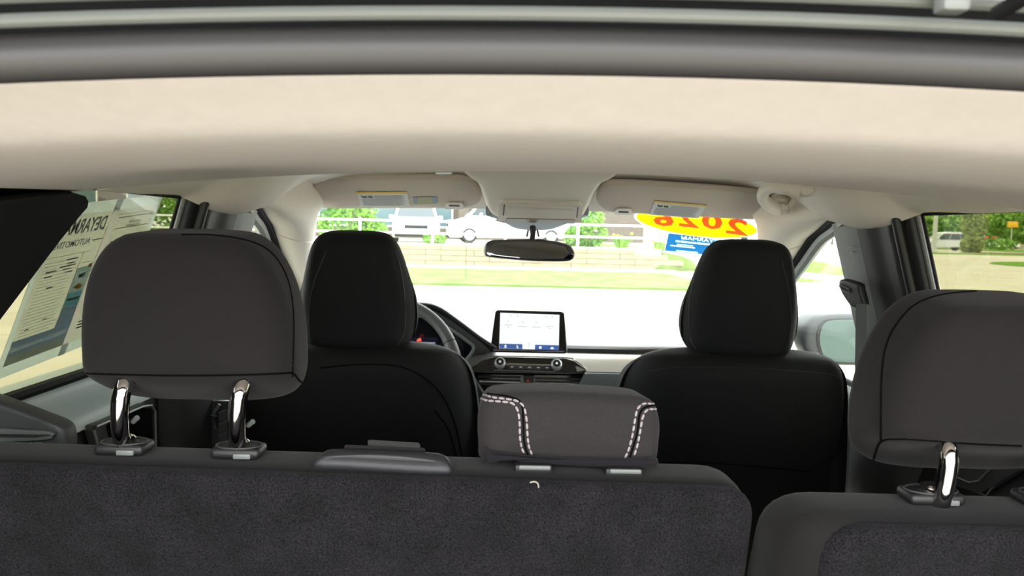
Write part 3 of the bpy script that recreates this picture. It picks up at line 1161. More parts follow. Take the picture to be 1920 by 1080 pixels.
# doors: card, sill seal, glass
win_no = 2
for s, side in ((-1, 'left'), (1, 'right')):
    for part, y0, y1, gm, gl, n in (('rear', .72, 1.405, M_TINT, 'dark tinted', 1), ('front', 1.62, 2.72, M_FRONTGLASS, 'clear', 2)):
        g = []
        for h in np.linspace(.075, -.262 if part == 'rear' else -.35, 7):
            yy0 = y0 if part == 'rear' else y0 + .06 * (HT - h)
            row = []
            for k in range(6):
                y = yy0 + (y1 - yy0) * k / 5
                hh = h if part == 'rear' else min(h, Z0 * 0 + .05 - max(0, y - 1.62) * .30 + .03)
                row.append((s * TX(hh), y, Z0 + hh))
            g.append(row)
        mk('window_%d' % win_no, slab(g, (s * .004, 0, .0012)), gm, kind='structure',
           label='%s %s %s door window pane' % (gl, side, part), cat='window')
        win_no += 1
        d = thing('door_%d' % (win_no - 2), '%s %s door with trimmed card' % (side, part), 'door', (s * .76, (y0 + y1) / 2, .5), kind='structure')
        ys = np.linspace(y0 - (.0 if part == 'rear' else .05), y1 + .05, 9)
        fd = -.11 if part == 'front' else 0.0
        up = [(-.243, .768), (-.250, .756), (-.262, .749), (-.30, .742), (-.312, .735), (-.318, .728)]
        mk('upper_card', slab([[(s * x, y, Z0 + h + fd) for y in ys] for h, x in catmull(up, 3, False)], (s * .05, 0, 0)), M_DOOR if part == 'rear' else M_MGREY, d)
        low = [(-.318, .735), (-.34, .733), (-.42, .728), (-.50, .71), (-.52, .67), (-.56, .67), (-.60, .71), (-.95, .72)]
        mk('lower_card', slab([[(s * x, y, Z0 + h + fd) for y in ys] for h, x in catmull(low, 3, False)], (s * .05, 0, 0)), M_BLACK, d)
        mk('sill_seal', sweep([(s * TX(-.245 + fd * .3), y, Z0 - .243 + fd) for y in ys], .009, 8), M_RUBBER, d)
        if part == 'rear':
            mk('header_seal', sweep([(s * (TX(.052) + .002), y, Z0 + .056) for y in (y0, 1.0, y1)], .010, 8), M_RUBBER, d)
            mk('outer_skin', box((s * .82, (y0 + y1) / 2, .70), (.03, y1 - y0 + .2, .80), .01), M_PAINT, d)
            if s < 0:
                pl = Plane((-.728, 1.0, Z0 - .4), (-.728, 1.3, Z0 - .4), (-.728, 1.0, Z0 - .6))
                bz = panel('handle_bezel', pl, [(160, 806), (163, 797), (185, 789), (262, 755), (278, 757), (281, 775), (281, 845), (172, 845)], .012, M_DGREY, d, rad=.006, off=-.010)
                panel('recess', pl, [(186, 797), (192, 792), (255, 765), (272, 766), (274, 845), (198, 845)], .003, M_GLOSSBLACK, bz, rad=.005, off=-.0125)
                mk('bezel_rim', sweep([pl.on(x, y) - pl.N * .012 for x, y in [(172, 845), (162, 806), (166, 800), (255, 762), (272, 760), (279, 772), (280, 845)]], .0022, 6), M_FLANGE, bz)
                mk('inner_handle', sweep([pl.on(x, y) - pl.N * .016 for x, y in [(205, 793), (214, 800), (222, 815), (228, 832)]], .004, 8), M_DGREY, bz)
            else:
                pl = Plane((.728, .7, Z0 - .4), (.728, 1.3, Z0 - .4), (.728, 1.0, Z0 - .6))
                bz = panel('handle_bezel', pl, [(1775, 860), (1900, 868), (1925, 880), (1850, 925), (1760, 900)], .010, M_DGREY, d, rad=.006, off=-.010)
                mk('bezel_rim', sweep([pl.on(x, y) - pl.N * .012 for x, y in [(1770, 880), (1830, 905), (1848, 902), (1870, 880), (1885, 862)]], .0016, 6), M_MGREY, bz)
                mk('card_crease', sweep([pl.on(x, y) - pl.N * .008 for x, y in [(1765, 893), (1858, 930), (1888, 885)]], .0016, 6), M_MGREY, bz)
        else:
            mk('outer_skin', box((s * .83, (y0 + y1) / 2, .65), (.03, y1 - y0, .70), .01), M_PAINT, d)

# quarter trims (the dark pillars by the cargo space)
plq = Plane((-.662, .6, Z0 + .05), (-.662, 1.1, Z0 + .05), (-.735, .8, Z0 - .2))
oq = [(166, 378), (160, 368), (142, 363), (70, 368), (0, 377), (-300, 402), (-1200, 470), (-1200, 1500), (-420, 1090), (-140, 770), (0, 600), (60, 521), (112, 452), (150, 405), (164, 389)]
vfq = prism(np.array([plq.uv(*p) for p in oq]), .05, plq.fr())
M_QUARTER = mat('quarter_trim_black', (.0055, .0055, .006), .8, spec=.15)
mk('trim_5', vfq, M_QUARTER, kind='structure', label='black quarter pillar trim beside the left rear window', cat='pillar trim', angle=30)
mk('trim_6', mir(vfq, -1), M_QUARTER, kind='structure', label='black quarter pillar trim beside the right rear window', cat='pillar trim', angle=30)
for s, side in ((-1, 'left'), (1, 'right')):
    mk('trim_%d' % (8 if s < 0 else 9), box((s * .745, .33, 1.0), (.10, .44, .95), .03), M_QUARTER, kind='structure',
       label='dark hatch pillar trim on the %s of the cargo opening' % side, cat='pillar trim')
    mk('wall_%s' % side, box((s * .765, .36, .86), (.06, .96, .78), .02), M_BLACK, kind='structure', label='%s cargo side trim wall' % side, cat='side trim')
mk('floor', box((0, .42, .58), (1.5, 1.1, .05), .01), M_CARPET, kind='structure', label='dark carpeted cargo floor', cat='floor')
mk('floor_cabin', box((0, 1.95, .36), (1.5, 2.0, .05), .01), M_BLACK, kind='structure', label='dark cabin floor', cat='floor')

# left side bolster beside the seatback
pb = pxplane(0, 800, .86, 100, 800, .86, 0, 850, .86)
t = panel('trim_7', pb, [(-160, 700), (0, 755), (60, 778), (108, 797), (120, 806), (124, 822), (125, 870), (-160, 870)], .03, M_DGREY, None, r=.010,
          rad=.008, kind='structure', label='dark plastic side bolster at the left end of the rear seat', cat='side trim')
pb2 = pxplane(0, 800, .855, 100, 800, .855, 0, 850, .855)
panel('recess_strip', pb2, [(-150, 800), (60, 806), (98, 811), (99, 818), (70, 826), (-150, 832)], .006, M_MGREY, t, r=.002, smooth=True, off=-.002)
panel('groove', pb2, [(-150, 811), (70, 814), (97, 814), (70, 818), (-150, 816)], .004, M_BLACK, t, smooth=False, off=-.005)
panel('latch_peg', pb2, [(64, 829), (77, 829), (76, 848), (63, 848)], .008, M_FLANGE, t, rad=.001, off=-.006)
panel('latch_peg', pb2, [(58, 829), (61, 829), (61, 848), (58, 848)], .006, M_FLANGE, t, rad=.0006, off=-.006)


# hatch opening: weatherstrips across the top of the view
def arch(y, h, k=.10, x0=-.62, x1=.62, n=33):
    return [(x, y, Z0 + h - k * x * x) for x in np.linspace(x0, x1, n)]


t = thing('hatch_frame', 'grey and black weatherstrips across the top of the hatch opening', 'weatherstrip', (0, .38, Z0 + .07), kind='structure')
mk('backing', slab([[(x, .388, Z0 + h - .1 * x * x) for x in np.linspace(-.66, .66, 33)] for h in (.080, .135)], (0, .006, 0)), M_RUBBER, t)
mk('weatherstrip_bulb', sweep(arch(.378, .0873), .0105, 16, flat=1.08), M_SEAL, t)
mk('flange', sweep(arch(.360, .1000), .0032, 10), M_FLANGE, t)
mk('flange', sweep(arch(.345, .1058), .0028, 10), M_FLANGE, t)
mk('flange', sweep(arch(.33, .1085), .0030, 10), M_FLANGE, t)

t = thing('tailgate', 'raised tailgate with grey inner panel above the camera', 'tailgate', (0, -.1, Z0 + .2), kind='structure')
mk('inner_panel', slab([[(x, y, Z0 + h - .10 * x * x) for x in np.linspace(-.62, .62, 17)] for y, h in ((.335, .128), (.25, .22), (-.1, .42), (-.5, .64))], (0, 0.02, .04)), mat('tailgate_grey', (.26, .265, .28), .5), t)
mk('gas_strut', sweep([P(1868, 26, .335), P(1990, -45, .31)], .0035, 10), M_RUBBER, t)
mk('hinge', box(P(1785, -2, .335), (.012, .01, .012), .002), M_FLANGE, t)

# hood seen over the dash
g = []
for y in np.linspace(2.98, 4.05, 9):
    k = (y - 2.98) / 1.07
    g.append([(x, y + .0, Z0 - .40 - .10 * k ** 1.6 - .05 * (x / .75) ** 4 + .012 * math.exp(-((abs(x) - .45) / .06) ** 2)) for x in np.linspace(-.78, .78, 25)])
mk('car_hood', slab(g, (0, 0, -.03)), M_PAINT, kind='structure', label='silver car hood beyond the windshield', cat='car hood')
mk('wall_front', box((0, 2.86, .80), (1.45, .06, .42), .02), M_BLACK, kind='structure', label='bulkhead in front of the dashboard', cat='bulkhead')


# ================================================================== ROOF FITTINGS
def visor(label, s_left):
    if s_left:
        pl = pxplane(640, 337, 1.88, 850, 337, 1.88, 745, 390, 2.055)
        o = [(584, 362), (590, 349), (606, 339), (640, 335.5), (760, 335), (850, 335), (878, 339), (895, 350), (903, 368), (898, 381), (880, 389), (850, 390),
             (760, 389), (680, 388.5), (640, 389), (622, 386), (600, 386), (587, 378)]
        lab = [(668, 358), (763, 357), (769, 384), (677, 385)]
        band = [(667, 357), (762, 356.5), (763, 360), (668, 361)]
        clip = [(836, 379), (841, 376.5), (864, 377), (868, 380), (869, 388.5), (834, 388.5)]
        slot = [(842, 380), (862, 380.5), (861, 383), (842, 382.5)]
    else:
        pl = pxplane(1140, 347, 1.88, 1440, 372, 1.88, 1285, 406, 2.055)
        o = [(1118, 375), (1123, 359), (1136, 348), (1160, 345), (1220, 348), (1300, 353), (1380, 359), (1424, 364), (1442, 374), (1446, 390), (1440, 406), (1428, 413),
             (1395, 412.5), (1372, 411), (1300, 407), (1220, 403), (1150, 398.5), (1127, 390)]
        lab = [(1229, 374), (1325, 382), (1310, 407), (1217, 400)]
        band = [(1229, 373.5), (1326, 381.5), (1324, 384.5), (1227, 377)]
        clip = [(1153, 393), (1158, 388), (1178, 388), (1185, 391), (1186, 399.5), (1151, 398)]
        slot = [(1160, 391.5), (1179, 392.5), (1179, 395), (1160, 394.5)]
    q = pl.on(*np.mean(o, 0))
    t = thing('sun_visor', label, 'sun visor', q)
    panel('visor_panel', pl, o, .016, M_VISOR, t, r=.007, n=4, bf=.003)
    lb = panel('warning_label', pl, lab, .0008, mat('label_paper', (.62, .63, .62), .6), t, smooth=False, off=-.0042, flat=True)
    panel('yellow_band', pl, band, .0006, mat('label_yellow', (.70, .48, .08), .6), lb, smooth=False, off=-.0050, flat=True)
    # pictogram and print lines
    a, b, c, d = [np.array(pl.uv(*p)) for p in lab]

    def bl(u, v):
        return a * (1 - u) * (1 - v) + b * u * (1 - v) + c * u * v + d * (1 - u) * v
    ink = mat('label_ink', (.28, .30, .31), .7)
    dark = mat('pictogram_ink', (.03, .03, .03), .7)
    lines = []
    for v0 in np.linspace(.22, .90, 10):
        x0 = .34 if v0 < .38 else .07
        lines.append(prism([bl(x0, v0), bl(.93 - .1 * ((v0 * 7) % 1), v0), bl(.93 - .1 * ((v0 * 7) % 1), v0 + .028), bl(x0, v0 + .028)], .0003, pl.fr(-.0047)))
    mk('label_print', comb(*lines), ink, lb, flat=True)
    pic = [prism([bl(.06, .20), bl(.13, .27), bl(.17, .22), bl(.19, .36), bl(.10, .37)], .0003, pl.fr(-.0047)),
           prism([bl(.20, .21), bl(.24, .28), bl(.27, .20), bl(.29, .30), bl(.31, .37), bl(.21, .36)], .0003, pl.fr(-.0047))]
    mk('label_pictogram', comb(*pic), dark, lb, flat=True)
    cl = panel('vanity_clip', pl, clip, .004, M_VISCLIP, t, rad=.002, off=-.006)
    panel('clip_slot', pl, slot, .001, mat('slot_shadow', (.03, .025, .02), .8), cl, smooth=False, off=-.0068)
    if s_left:
        l2 = panel('emblem_label', pl, [(774, 367), (818, 367), (820, 379), (776, 380)], .0006, mat('emblem_blue', (.22, .30, .40), .6), t, smooth=False, off=-.0042, flat=True)
        panel('emblem_centre', pl, [(784, 366.5), (808, 366.5), (813, 379), (781, 380)], .0005, mat('emblem_olive', (.36, .36, .20), .6), l2, smooth=False, off=-.0048, flat=True)
    # pivot rod
    a_, b_ = ((600, 384), (640, 388)) if s_left else ((1440, 408), (1385, 411))
    mk('pivot_rod', sweep([pl.on(*a_) + pl.N * .006, pl.on(*b_) + pl.N * .004], .006, 10), M_HEADTRIM, t)
    return t


visor('beige sun visor on the driver side with white and blue labels', True)
visor('beige sun visor on the passenger side with a single white label', False)

plc = pxplane(930, 330, 1.80, 1100, 333, 1.80, 1010, 413, 2.05)
t = thing('overhead_console', 'beige overhead console with sunglasses bin above the rear-view mirror', 'console', plc.on(1010, 380))
panel('console_body', plc, [(872, 322), (892, 345), (905, 375), (912, 395), (924, 409), (945, 412.5), (1010, 415), (1076, 416), (1094, 410), (1104, 394), (1115, 370), (1132, 345), (1155, 326), (1010, 312)],
      .055, M_HEADTRIM, t, r=.022, n=4, bf=.004)
bn = panel('bin_surround', plc, [(936, 375), (942, 371.5), (1086, 376), (1093, 381), (1090, 413), (934, 409)], .006, M_HEADTRIM, t, rad=.004, off=-.008)
panel('bin_lid', plc, [(948, 376), (1082, 380.5), (1080, 404), (946, 401)], .005, M_HEADTRIM, bn, rad=.004, off=-.0105)
panel('bin_ridge', plc, [(953, 381), (1074, 385), (1074, 387.5), (953, 383.5)], .003, M_VISCLIP, bn, rad=.001, off=-.0118)
panel('bin_slot', plc, [(944.5, 378), (946.5, 378), (944.5, 398), (942.5, 398)], .003, M_BLACK, bn, smooth=False, off=-.0092)
panel('bin_slot', plc, [(1082.5, 383), (1084.5, 383), (1082.5, 402), (1080.5, 402)], .003, M_BLACK, bn, smooth=False, off=-.0092)
panel('map_lamp_lens', plc, [(950, 403), (1078, 406), (1076, 413), (946, 410)], .003, mat('bronze_lens', (.30, .26, .21), .3), bn, rad=.002, off=-.0105)
panel('microphone_button', pxplane(810, 325, 1.74, 850, 325, 1.74, 830, 330, 1.76), [(816, 325), (820, 323.5), (844, 323.5), (847, 325), (844, 327), (820, 327)], .004, M_VISCLIP, t, r=.001)

# grab handle on the passenger side
pts = [P(1503, 360, 1.50), P(1472, 351, 1.52), P(1447, 349, 1.56), P(1432, 360, 1.62), P(1430, 371, 1.66), P(1440, 382, 1.70), P(1460, 393, 1.76)]
t = thing('grab_handle', 'pale beige grab handle above the front passenger window', 'grab handle', pts[3])
mk('grip', sweep(catmull(pts, 6, False), .0115, 12, flat=1.25), M_HEADTRIM, t)
mk('mount', ball(pts[0] + (.008, 0, .004), (.016, .02, .014), 12), M_HEADTRIM, t)
mk('mount', ball(pts[-1] + (.008, 0, .0), (.016, .02, .014), 12), M_HEADTRIM, t)
mk('recess_cover', ball(P(1463, 376, 1.80), (.020, .03, .014), 14), M_VISOR, t)

# rear-view mirror
pm = pxplane(912, 470, 1.985, 1076, 474, 2.027, 990, 490, 2.0030)
t = thing('rearview_mirror', 'black-framed rear-view mirror hanging from the windshield', 'mirror', pm.on(994, 470))
om = [(910, 471), (912, 457), (922, 450.5), (945, 449), (1000, 448.5), (1040, 452), (1066, 458), (1076, 468), (1078, 480), (1070, 488.5), (1050, 490), (1000, 489), (950, 485), (920, 481.5), (912, 478)]
panel('housing', pm, om, .032, M_BLACK, t, r=.005, bb=.012, n=4)
c = np.mean(om, 0)
panel('mirror_glass', pm, [(c[0] + (x - c[0]) * .972, c[1] + (y - c[1]) * .89) for x, y in om], .002, M_MIRROR, t, n=4, off=-.0008, r=.0005)
mk('stem', sweep([pm.on(1000, 455) + pm.N * .02, P(999, 440, 2.03), P(999, 428, 2.06)], [.008, .007, .010], 10), M_BLACK, t)
for dx in (-11, 11):
    mk('stem_clip', sweep([P(999 + dx, 443, 2.03), P(999 + dx * .8, 432, 2.05)], .003, 8), M_FLANGE, t)
pc = pxplane(930, 412, 2.07, 1080, 412, 2.07, 1000, 433, 2.15)
panel('sensor_cover', pc, [(922, 402), (928, 410), (944, 418), (960, 427), (975, 431.5), (1000, 433), (1030, 432), (1050, 426), (1070, 418), (1088, 411), (1092, 402)], .03, mat('sensor_cover_grey', (.22, .25, .28), .4), t, r=.006, n=3)
panel('camera_window', pc, [(927, 411), (954, 413), (955, 419), (935, 415)], .002, M_GLOSSBLACK, t, rad=.001, off=-.002)


# ================================================================== DECALS ON THE WINDSHIELD
from mathutils.geometry import interpolate_bezier


def text_loops(st, bold=0.0):
    """outline loops of a word, normalised to a unit box round the origin"""
    cu = bpy.data.curves.new('t', 'FONT')
    cu.body = st
    cu.offset = bold
    ob = bpy.data.objects.new('t', cu)
    COL.objects.link(ob)
    for o in bpy.context.selected_objects:
        o.select_set(False)
    ob.select_set(True)
    bpy.context.view_layer.objects.active = ob
    bpy.ops.object.convert(target='CURVE')
    ob = bpy.context.view_layer.objects.active
    loops = []
    for sp in ob.data.splines:
        bp = sp.bezier_points
        pts = []
        for i in range(len(bp)):
            a, b = bp[i], bp[(i + 1) % len(bp)]
            seg = interpolate_bezier(a.co, a.handle_right, b.handle_left, b.co, 4)
            pts += [(p.x, p.y) for p in seg[:-1]]
        loops.append(np.array(pts))
    dat = ob.data
    bpy.data.objects.remove(ob)
    bpy.data.curves.remove(dat)
    al = np.concatenate(loops)
    lo, hi = al.min(0), al.max(0)
    return [(l - (lo + hi) / 2) / (hi - lo) for l in loops]


def fill2d(loops):
    """even-odd fill of closed loops -> flat (V2, F)"""
    cu = bpy.data.curves.new('f', 'CURVE')
    cu.dimensions = '2D'
    cu.fill_mode = 'BOTH'
    K = 100.0 / max(np.ptp(loops[0], axis=0).max(), 1e-6)
    for l in [q * K for q in loops]:
        sp = cu.splines.new('POLY')
        sp.points.add(len(l) - 1)
        for p, q in zip(sp.points, l):
            p.co = (q[0], q[1], 0, 1)
        sp.use_cyclic_u = True
    ob = bpy.data.objects.new('f', cu)
    COL.objects.link(ob)
    bpy.context.view_layer.update()
    me = bpy.data.meshes.new_from_object(ob.evaluated_get(bpy.context.evaluated_depsgraph_get()))
    V = np.array([v.co[:2] for v in me.vertices]) / K
    F = [list(p.vertices) for p in me.polygons]
    bpy.data.objects.remove(ob)
    bpy.data.curves.remove(cu)
    bpy.data.meshes.remove(me)
    return V, F


def film(name, V2, F, fn, m, parent, **kw):
    """thin film: fn maps a flat point to (front, back) points in the scene"""
    fb = [fn(*v) for v in V2]
    n = len(V2)
    return mk(name, ([f for f, b in fb] + [b for f, b in fb], F + [[i + n for i in f][::-1] for f in F]), m, parent, flat=True, **kw)



def decal(tree, outline, lift, m, name, parent, T=.0006, **kw):
    o = np.array(outline, float)
    c = (o.min(0) + o.max(0)) / 2
    rings = [[c], c + (o - c) * .4, c + (o - c) * .75, o]
    V, n = [], len(o)
    for k in range(2):
        for r in rings:
            for p in r:
                q = cast(tree, *p)
                d = CAM - q
                V.append(tuple(q + d / np.linalg.norm(d) * (lift - k * T)))
    K = 1 + 3 * n
    F = []
    for b in (0, K):
        for j in range(n):
            j2 = (j + 1) % n
            F.append([b, b + 1 + j, b + 1 + j2])
            for r in range(2):
                a = b + 1 + r * n
                F.append([a + j, a + j2, a + n + j2, a + n + j])
    for j in range(n):
        j2 = (j + 1) % n
        F.append([1 + 2 * n + j, 1 + 2 * n + j2, K + 1 + 2 * n + j2, K + 1 + 2 * n + j])
    return mk(name, (V, F), m, parent, flat=True, **kw)


def ring_decal(tree, outer, inner, lift, m, name, parent, T=.0006):
    V, n = [], len(outer)
    for k in range(2):
        for r in (outer, inner):
            for p in r:
                q = cast(tree, *p)
                d = CAM - q
                V.append(tuple(q + d / np.linalg.norm(d) * (lift - k * T)))
    F = []
    for j in range(n):
        j2 = (j + 1) % n
        F += [[j, j2, n + j2, n + j], [2 * n + j, 2 * n + j2, 3 * n + j2, 3 * n + j], [j, j2, 2 * n + j2, 2 * n + j], [n + j, n + j2, 3 * n + j2, 3 * n + j]]
    return mk(name, (V, F), m, parent, flat=True)


def decal_text(tree, s, cx, cy, w, h, slope, lift, m, name, parent, bold=0.0, fn=None):
    V, F = textmesh(s, 1.0, (np.zeros(3), np.array([1.0, 0, 0]), np.array([0, 1.0, 0]), np.array([0, 0, 1.0])), width=1.0, depth=.0, bold=bold)
    V = V[:len(V) // 2]
    F = F[:len(F) // 2]
    out, T = [], .0005
    for k in range(2):
        for v in V:
            x, y = cx - v[0] * w, cy - v[1] * h
            y += slope * (x - cx)
            if fn:
                x, y = fn(x, y)
            q = cast(tree, x, y)
            d = CAM - q
            out.append(tuple(q + d / np.linalg.norm(d) * (lift - k * T)))
    n = len(V)
    return mk(name, (out, F + [[i + n for i in f][::-1] for f in F]), m, parent, flat=True)


P_YEL = papermat('yellow_vinyl', (.95, .78, .03), .72)
P_RED = papermat('red_vinyl', (.95, .30, .20), .75)
P_WHITE = papermat('white_vinyl', (.9, .9, .88), .7)
P_BLUE = papermat('blue_vinyl', (.075, .30, .50), .6)
P_LBLUE = papermat('pale_print', (.80, .92, .96), .75)
base = cast(ws_tree, 1310, 425)
t = thing('year_sticker', 'yellow oval windshield sticker with mirrored red year 2026', 'sticker', base)


def oval(cx, cy, a, b, sl, n=48):
    return [(cx + a * math.cos(q), cy + b * math.sin(q) + sl * a * math.cos(q)) for q in np.linspace(0, 2 * math.pi, n, endpoint=False)]


O0, O1, O2 = oval(1306, 419, 117, 26, .115), oval(1306, 419, 113, 23.5, .115), oval(1306, 419, 112, 22.7, .115)
ring_decal(ws_tree, O0, O1, .004, P_WHITE, 'border', t)
ring_decal(ws_tree, O1, O2, .004, P_RED, 'outline', t)
decal(ws_tree, O2, .004, P_YEL, 'oval', t)
for ch, cx, cy, w in (('2', 1381, 425, 40), ('0', 1335, 415.5, 40), ('2', 1292, 411.5, 38), ('6', 1244, 409.5, 40)):
    decal_text(ws_tree, ch, cx, cy, w, 30, .12, .0055, P_RED, 'numeral', t, bold=.035)
base = cast(ws_tree, 1300, 460)
t = thing('dealer_sticker', 'blue dealer sticker with pale mirrored lettering below the year sticker', 'sticker', base)
RO, RI = [roundpoly(q, 1.5, 3) for q in ([(1252.5, 435.5), (1366, 451), (1356, 482), (1245.5, 470.5)], [(1253.5, 437), (1365, 452), (1355, 481), (1246.5, 470)])]
ring_decal(ws_tree, RO, RI, .005, P_WHITE, 'border', t)
def on_ws(lift, T=.0006):
    def f(x, y):
        q = cast(ws_tree, x, y)
        d = (CAM - q) / np.linalg.norm(CAM - q)
        return tuple(q + d * lift), tuple(q + d * (lift - T))
    return f


hl = [np.stack([1317 - l[:, 0] * 78, 449.6 - l[:, 1] * 6.2 - l[:, 0] * 78 * .118], 1) for l in text_loops('DEYARMAN', .012)]


def print_row(cx, cy, widths, h, slope, gap=1.6):
    """rows of print too small to read in the photograph"""
    x = cx
    for w in widths:
        y = cy + slope * (x - cx)
        hl.append(np.array([(x, y), (x + w, y + slope * w), (x + w, y + slope * w + h), (x, y + h)]))
        x += w + gap


print_row(1267, 450.6, (8, 12, 8, 6, 9, 20), 2.8, .10)
print_row(1257, 459.2, (9, 5, 12, 7, 8), 1.8, .10, 1.2)
print_row(1269, 457.4, (5, 6, 10, 6), 1.1, .10, 1.2)
print_row(1268, 469.0, (9, 10, 6, 12), 1.8, .09, 1.0)
film('panel', *fill2d([np.array(RI)] + hl), on_ws(.005), P_BLUE, t)
film('lettering', *fill2d(hl), on_ws(.005), P_LBLUE, t)
base = cast(ws_tree, 1404, 449)
t = thing('inspection_sticker', 'small white sticker with grey arch at the windshield corner', 'sticker', base)
decal(ws_tree, roundpoly([(1381, 441), (1416, 439), (1420, 449), (1420, 462), (1379, 458)], 3, 3), .004, P_WHITE, 'panel', t)
decal(ws_tree, roundpoly([(1390, 445), (1402, 444.5), (1402, 452), (1399, 452), (1398, 448), (1393, 448), (1392, 452), (1389, 452)], .5, 2), .005, papermat('grey_print', (.3, .36, .36), .4), 'mark', t)

# ================================================================== PRICE SHEETS ON THE LEFT REAR WINDOW
plg = Plane((-TX(.05), 1.0, Z0 + .05), (-TX(.05), 1.4, Z0 + .05), (-TX(-.2), 1.0, Z0 - .2))
QC = [np.array(plg.uv(*p)) for p in ((118, 389), (315, 367), (211, 633), (-4, 719))]   # TL TR BR BL in view


def Q(a, b):
    """sheet coordinates: a 0..1 towards the front of the car, b 0..1 downwards"""
    return QC[0] * (1 - a) * (1 - b) + QC[1] * a * (1 - b) + QC[2] * a * b + QC[3] * (1 - a) * b


def qpoly(pts, off, T=.0004, sub=3):
    o = []
    n = len(pts)
    for i in range(n):
        p, q = np.array(pts[i]), np.array(pts[(i + 1) % n])
        for k in range(sub):
            o.append(Q(*(p + (q - p) * k / sub)))
    return prism(o, T, plg.fr(off))


def qrect(a0, a1, b0, b1, off, T=.0004):
    return qpoly([(a0, b0), (a1, b0), (a1, b1), (a0, b1)], off, T)


def qtext(s, a, b, w, h, off, bold=0.0, rot=0):
    V, F = textmesh(s, 1.0, (np.zeros(3), np.array([1.0, 0, 0]), np.array([0, 1.0, 0]), np.array([0, 0, 1.0])), width=1.0, depth=0.0, bold=bold)
    n = len(V) // 2
    V, F = V[:n], F[:len(F) // 2]
    out = []
    for k in range(2):
        for v in V:
            q = Q(a - v[0] * w, b - v[1] * h)
            out.append(tuple(plg.O + plg.U * q[0] + plg.V * q[1] + plg.N * (off + k * .0003)))
    return out, F + [[i + n for i in f][::-1] for f in F]


P_PAPER = papermat('sheet_paper', (.74, .76, .73), .70)
P_SLEEVE = papermat('sleeve_plastic', (.78, .84, .86), .70)
P_GREYBAR = papermat('sleeve_fold', (.74, .74, .76), .72)
P_INK = papermat('grey_ink', (.52, .53, .60), .7)
P_INKD = papermat('dark_ink', (.07, .07, .07), .3)
P_NAVY = papermat('navy_print', (.52, .60, .76), .80)
P_NAVY2 = papermat('slate_print', (.60, .63, .64), .78)
P_SKY = papermat('sky_print', (.42, .68, .80), .75)
P_SKY2 = papermat('pale_sky_print', (.72, .82, .86), .78)
P_PALE = papermat('pale_ink', (.86, .87, .84), .85)
P_ORANGE = papermat('orange_ink', (.85, .55, .28), .7)
P_REDI = papermat('red_ink', (.80, .36, .30), .7)
t = thing('price_sheet_folder', 'clear folder with two printed price sheets on the left rear window', 'window sheet', tuple(plg.on(150, 520)))
mk('sleeve', comb(qrect(0, 1, 0, .075, .0074, .0006), qrect(0, 1, .93, 1, .0074, .0006), qrect(0, .04, .075, .93, .0074, .0006), qrect(.965, 1, .075, .93, .0074, .0006)), P_SLEEVE, t, flat=True)
mk('fold', qrect(.500, .56, 0, 1, .0066, .0006), P_GREYBAR, t, flat=True)
s1 = mk('sheet', qrect(.04, .50, .075, .93, .0074, .0006), P_PAPER, t, flat=True)
s2 = mk('sheet', qrect(.56, .965, .075, .93, .0074, .0006), P_PAPER, t, flat=True)
# first sheet: dealer form
mk('logo_text', qtext('DEYARMAN', .270, .145, .40, .090, .0068, .02), P_INK, s1, flat=True)
mk('logo_text', qtext('AUTOMOTIVE', .235, .250, .30, .042, .0068, .015), P_INK, s1, flat=True)
mk('logo_rule', comb(qrect(.40, .50, .248, .254, .0068), qrect(.04, .075, .248, .254, .0068)), P_INK, s1, flat=True)
ft_p = [np.stack([.408 - l[:, 0] * .150, .838 - l[:, 1] * .030], 1) for l in text_loops('641-842-0022')]
ft_w = []
for wd, ac, ww, a0, a1 in (('w', .2870, .0150, .2785, .31), ('w', .2700, .0150, .2615, .2785), ('w', .2530, .0150, .2445, .2615), ('De', .2225, .026, .2070, .2445), ('Yarman', .1700, .066, .1350, .2070), ('Auto', .1110, .042, .0885, .1350), ('.com', .0640, .040, .04, .0885)):
    ft_w.append(([np.array([(a0, .812), (a1, .812), (a1, .862), (a0, .862)])] + [np.stack([ac - l[:, 0] * ww, (.845 if wd == 'w' else .840) - l[:, 1] * (.016 if wd == 'w' else .026)], 1) for l in text_loops(wd)]))


def on_sheet(off, T=.0004):
    def f(a, b):
        q = Q(a, b)
        p = plg.O + plg.U * q[0] + plg.V * q[1]
        return tuple(p + plg.N * off), tuple(p + plg.N * (off + T))
    return f


film('footer_band', *fill2d([np.array([(.31, .812), (.50, .812), (.50, .862), (.31, .862)])] + ft_p), on_sheet(.0068), P_NAVY, s1)
for lp in ft_w:
    film('footer_band', *fill2d(lp), on_sheet(.0068), P_NAVY, s1)
mk('footer_band', comb(qrect(.04, .36, .79, .812, .0068), qrect(.36, .50, .735, .812, .0068), qrect(.04, .50, .862, .878, .0068)), P_NAVY, s1, flat=True)
mk('footer_base', qrect(.04, .50, .878, .93, .0068), P_NAVY2, s1, flat=True)
for k, (b0, b1, m) in enumerate(((.42, .50, P_SKY2), (.50, .58, P_SKY2), (.58, .66, P_SKY), (.66, .735, P_NAVY))):
    mk('colour_band', qrect(.365, .495, b0, b1, .0066), m, s1, flat=True)
mk('form_rule', comb(qrect(.045, .42, .318, .322, .0068), qrect(.385, .50, .39, .393, .0068), qrect(.36, .363, .32, .79, .0067)), P_PALE, s1, flat=True)
ln = []
for k in range(22):
    b = .35 + k * .020
    ln.append(qrect(.07, .34 - .05 * ((k * .37) % 1), b, b + .003, .0068))
mk('form_lines', comb(*ln), P_PALE, s1, flat=True)
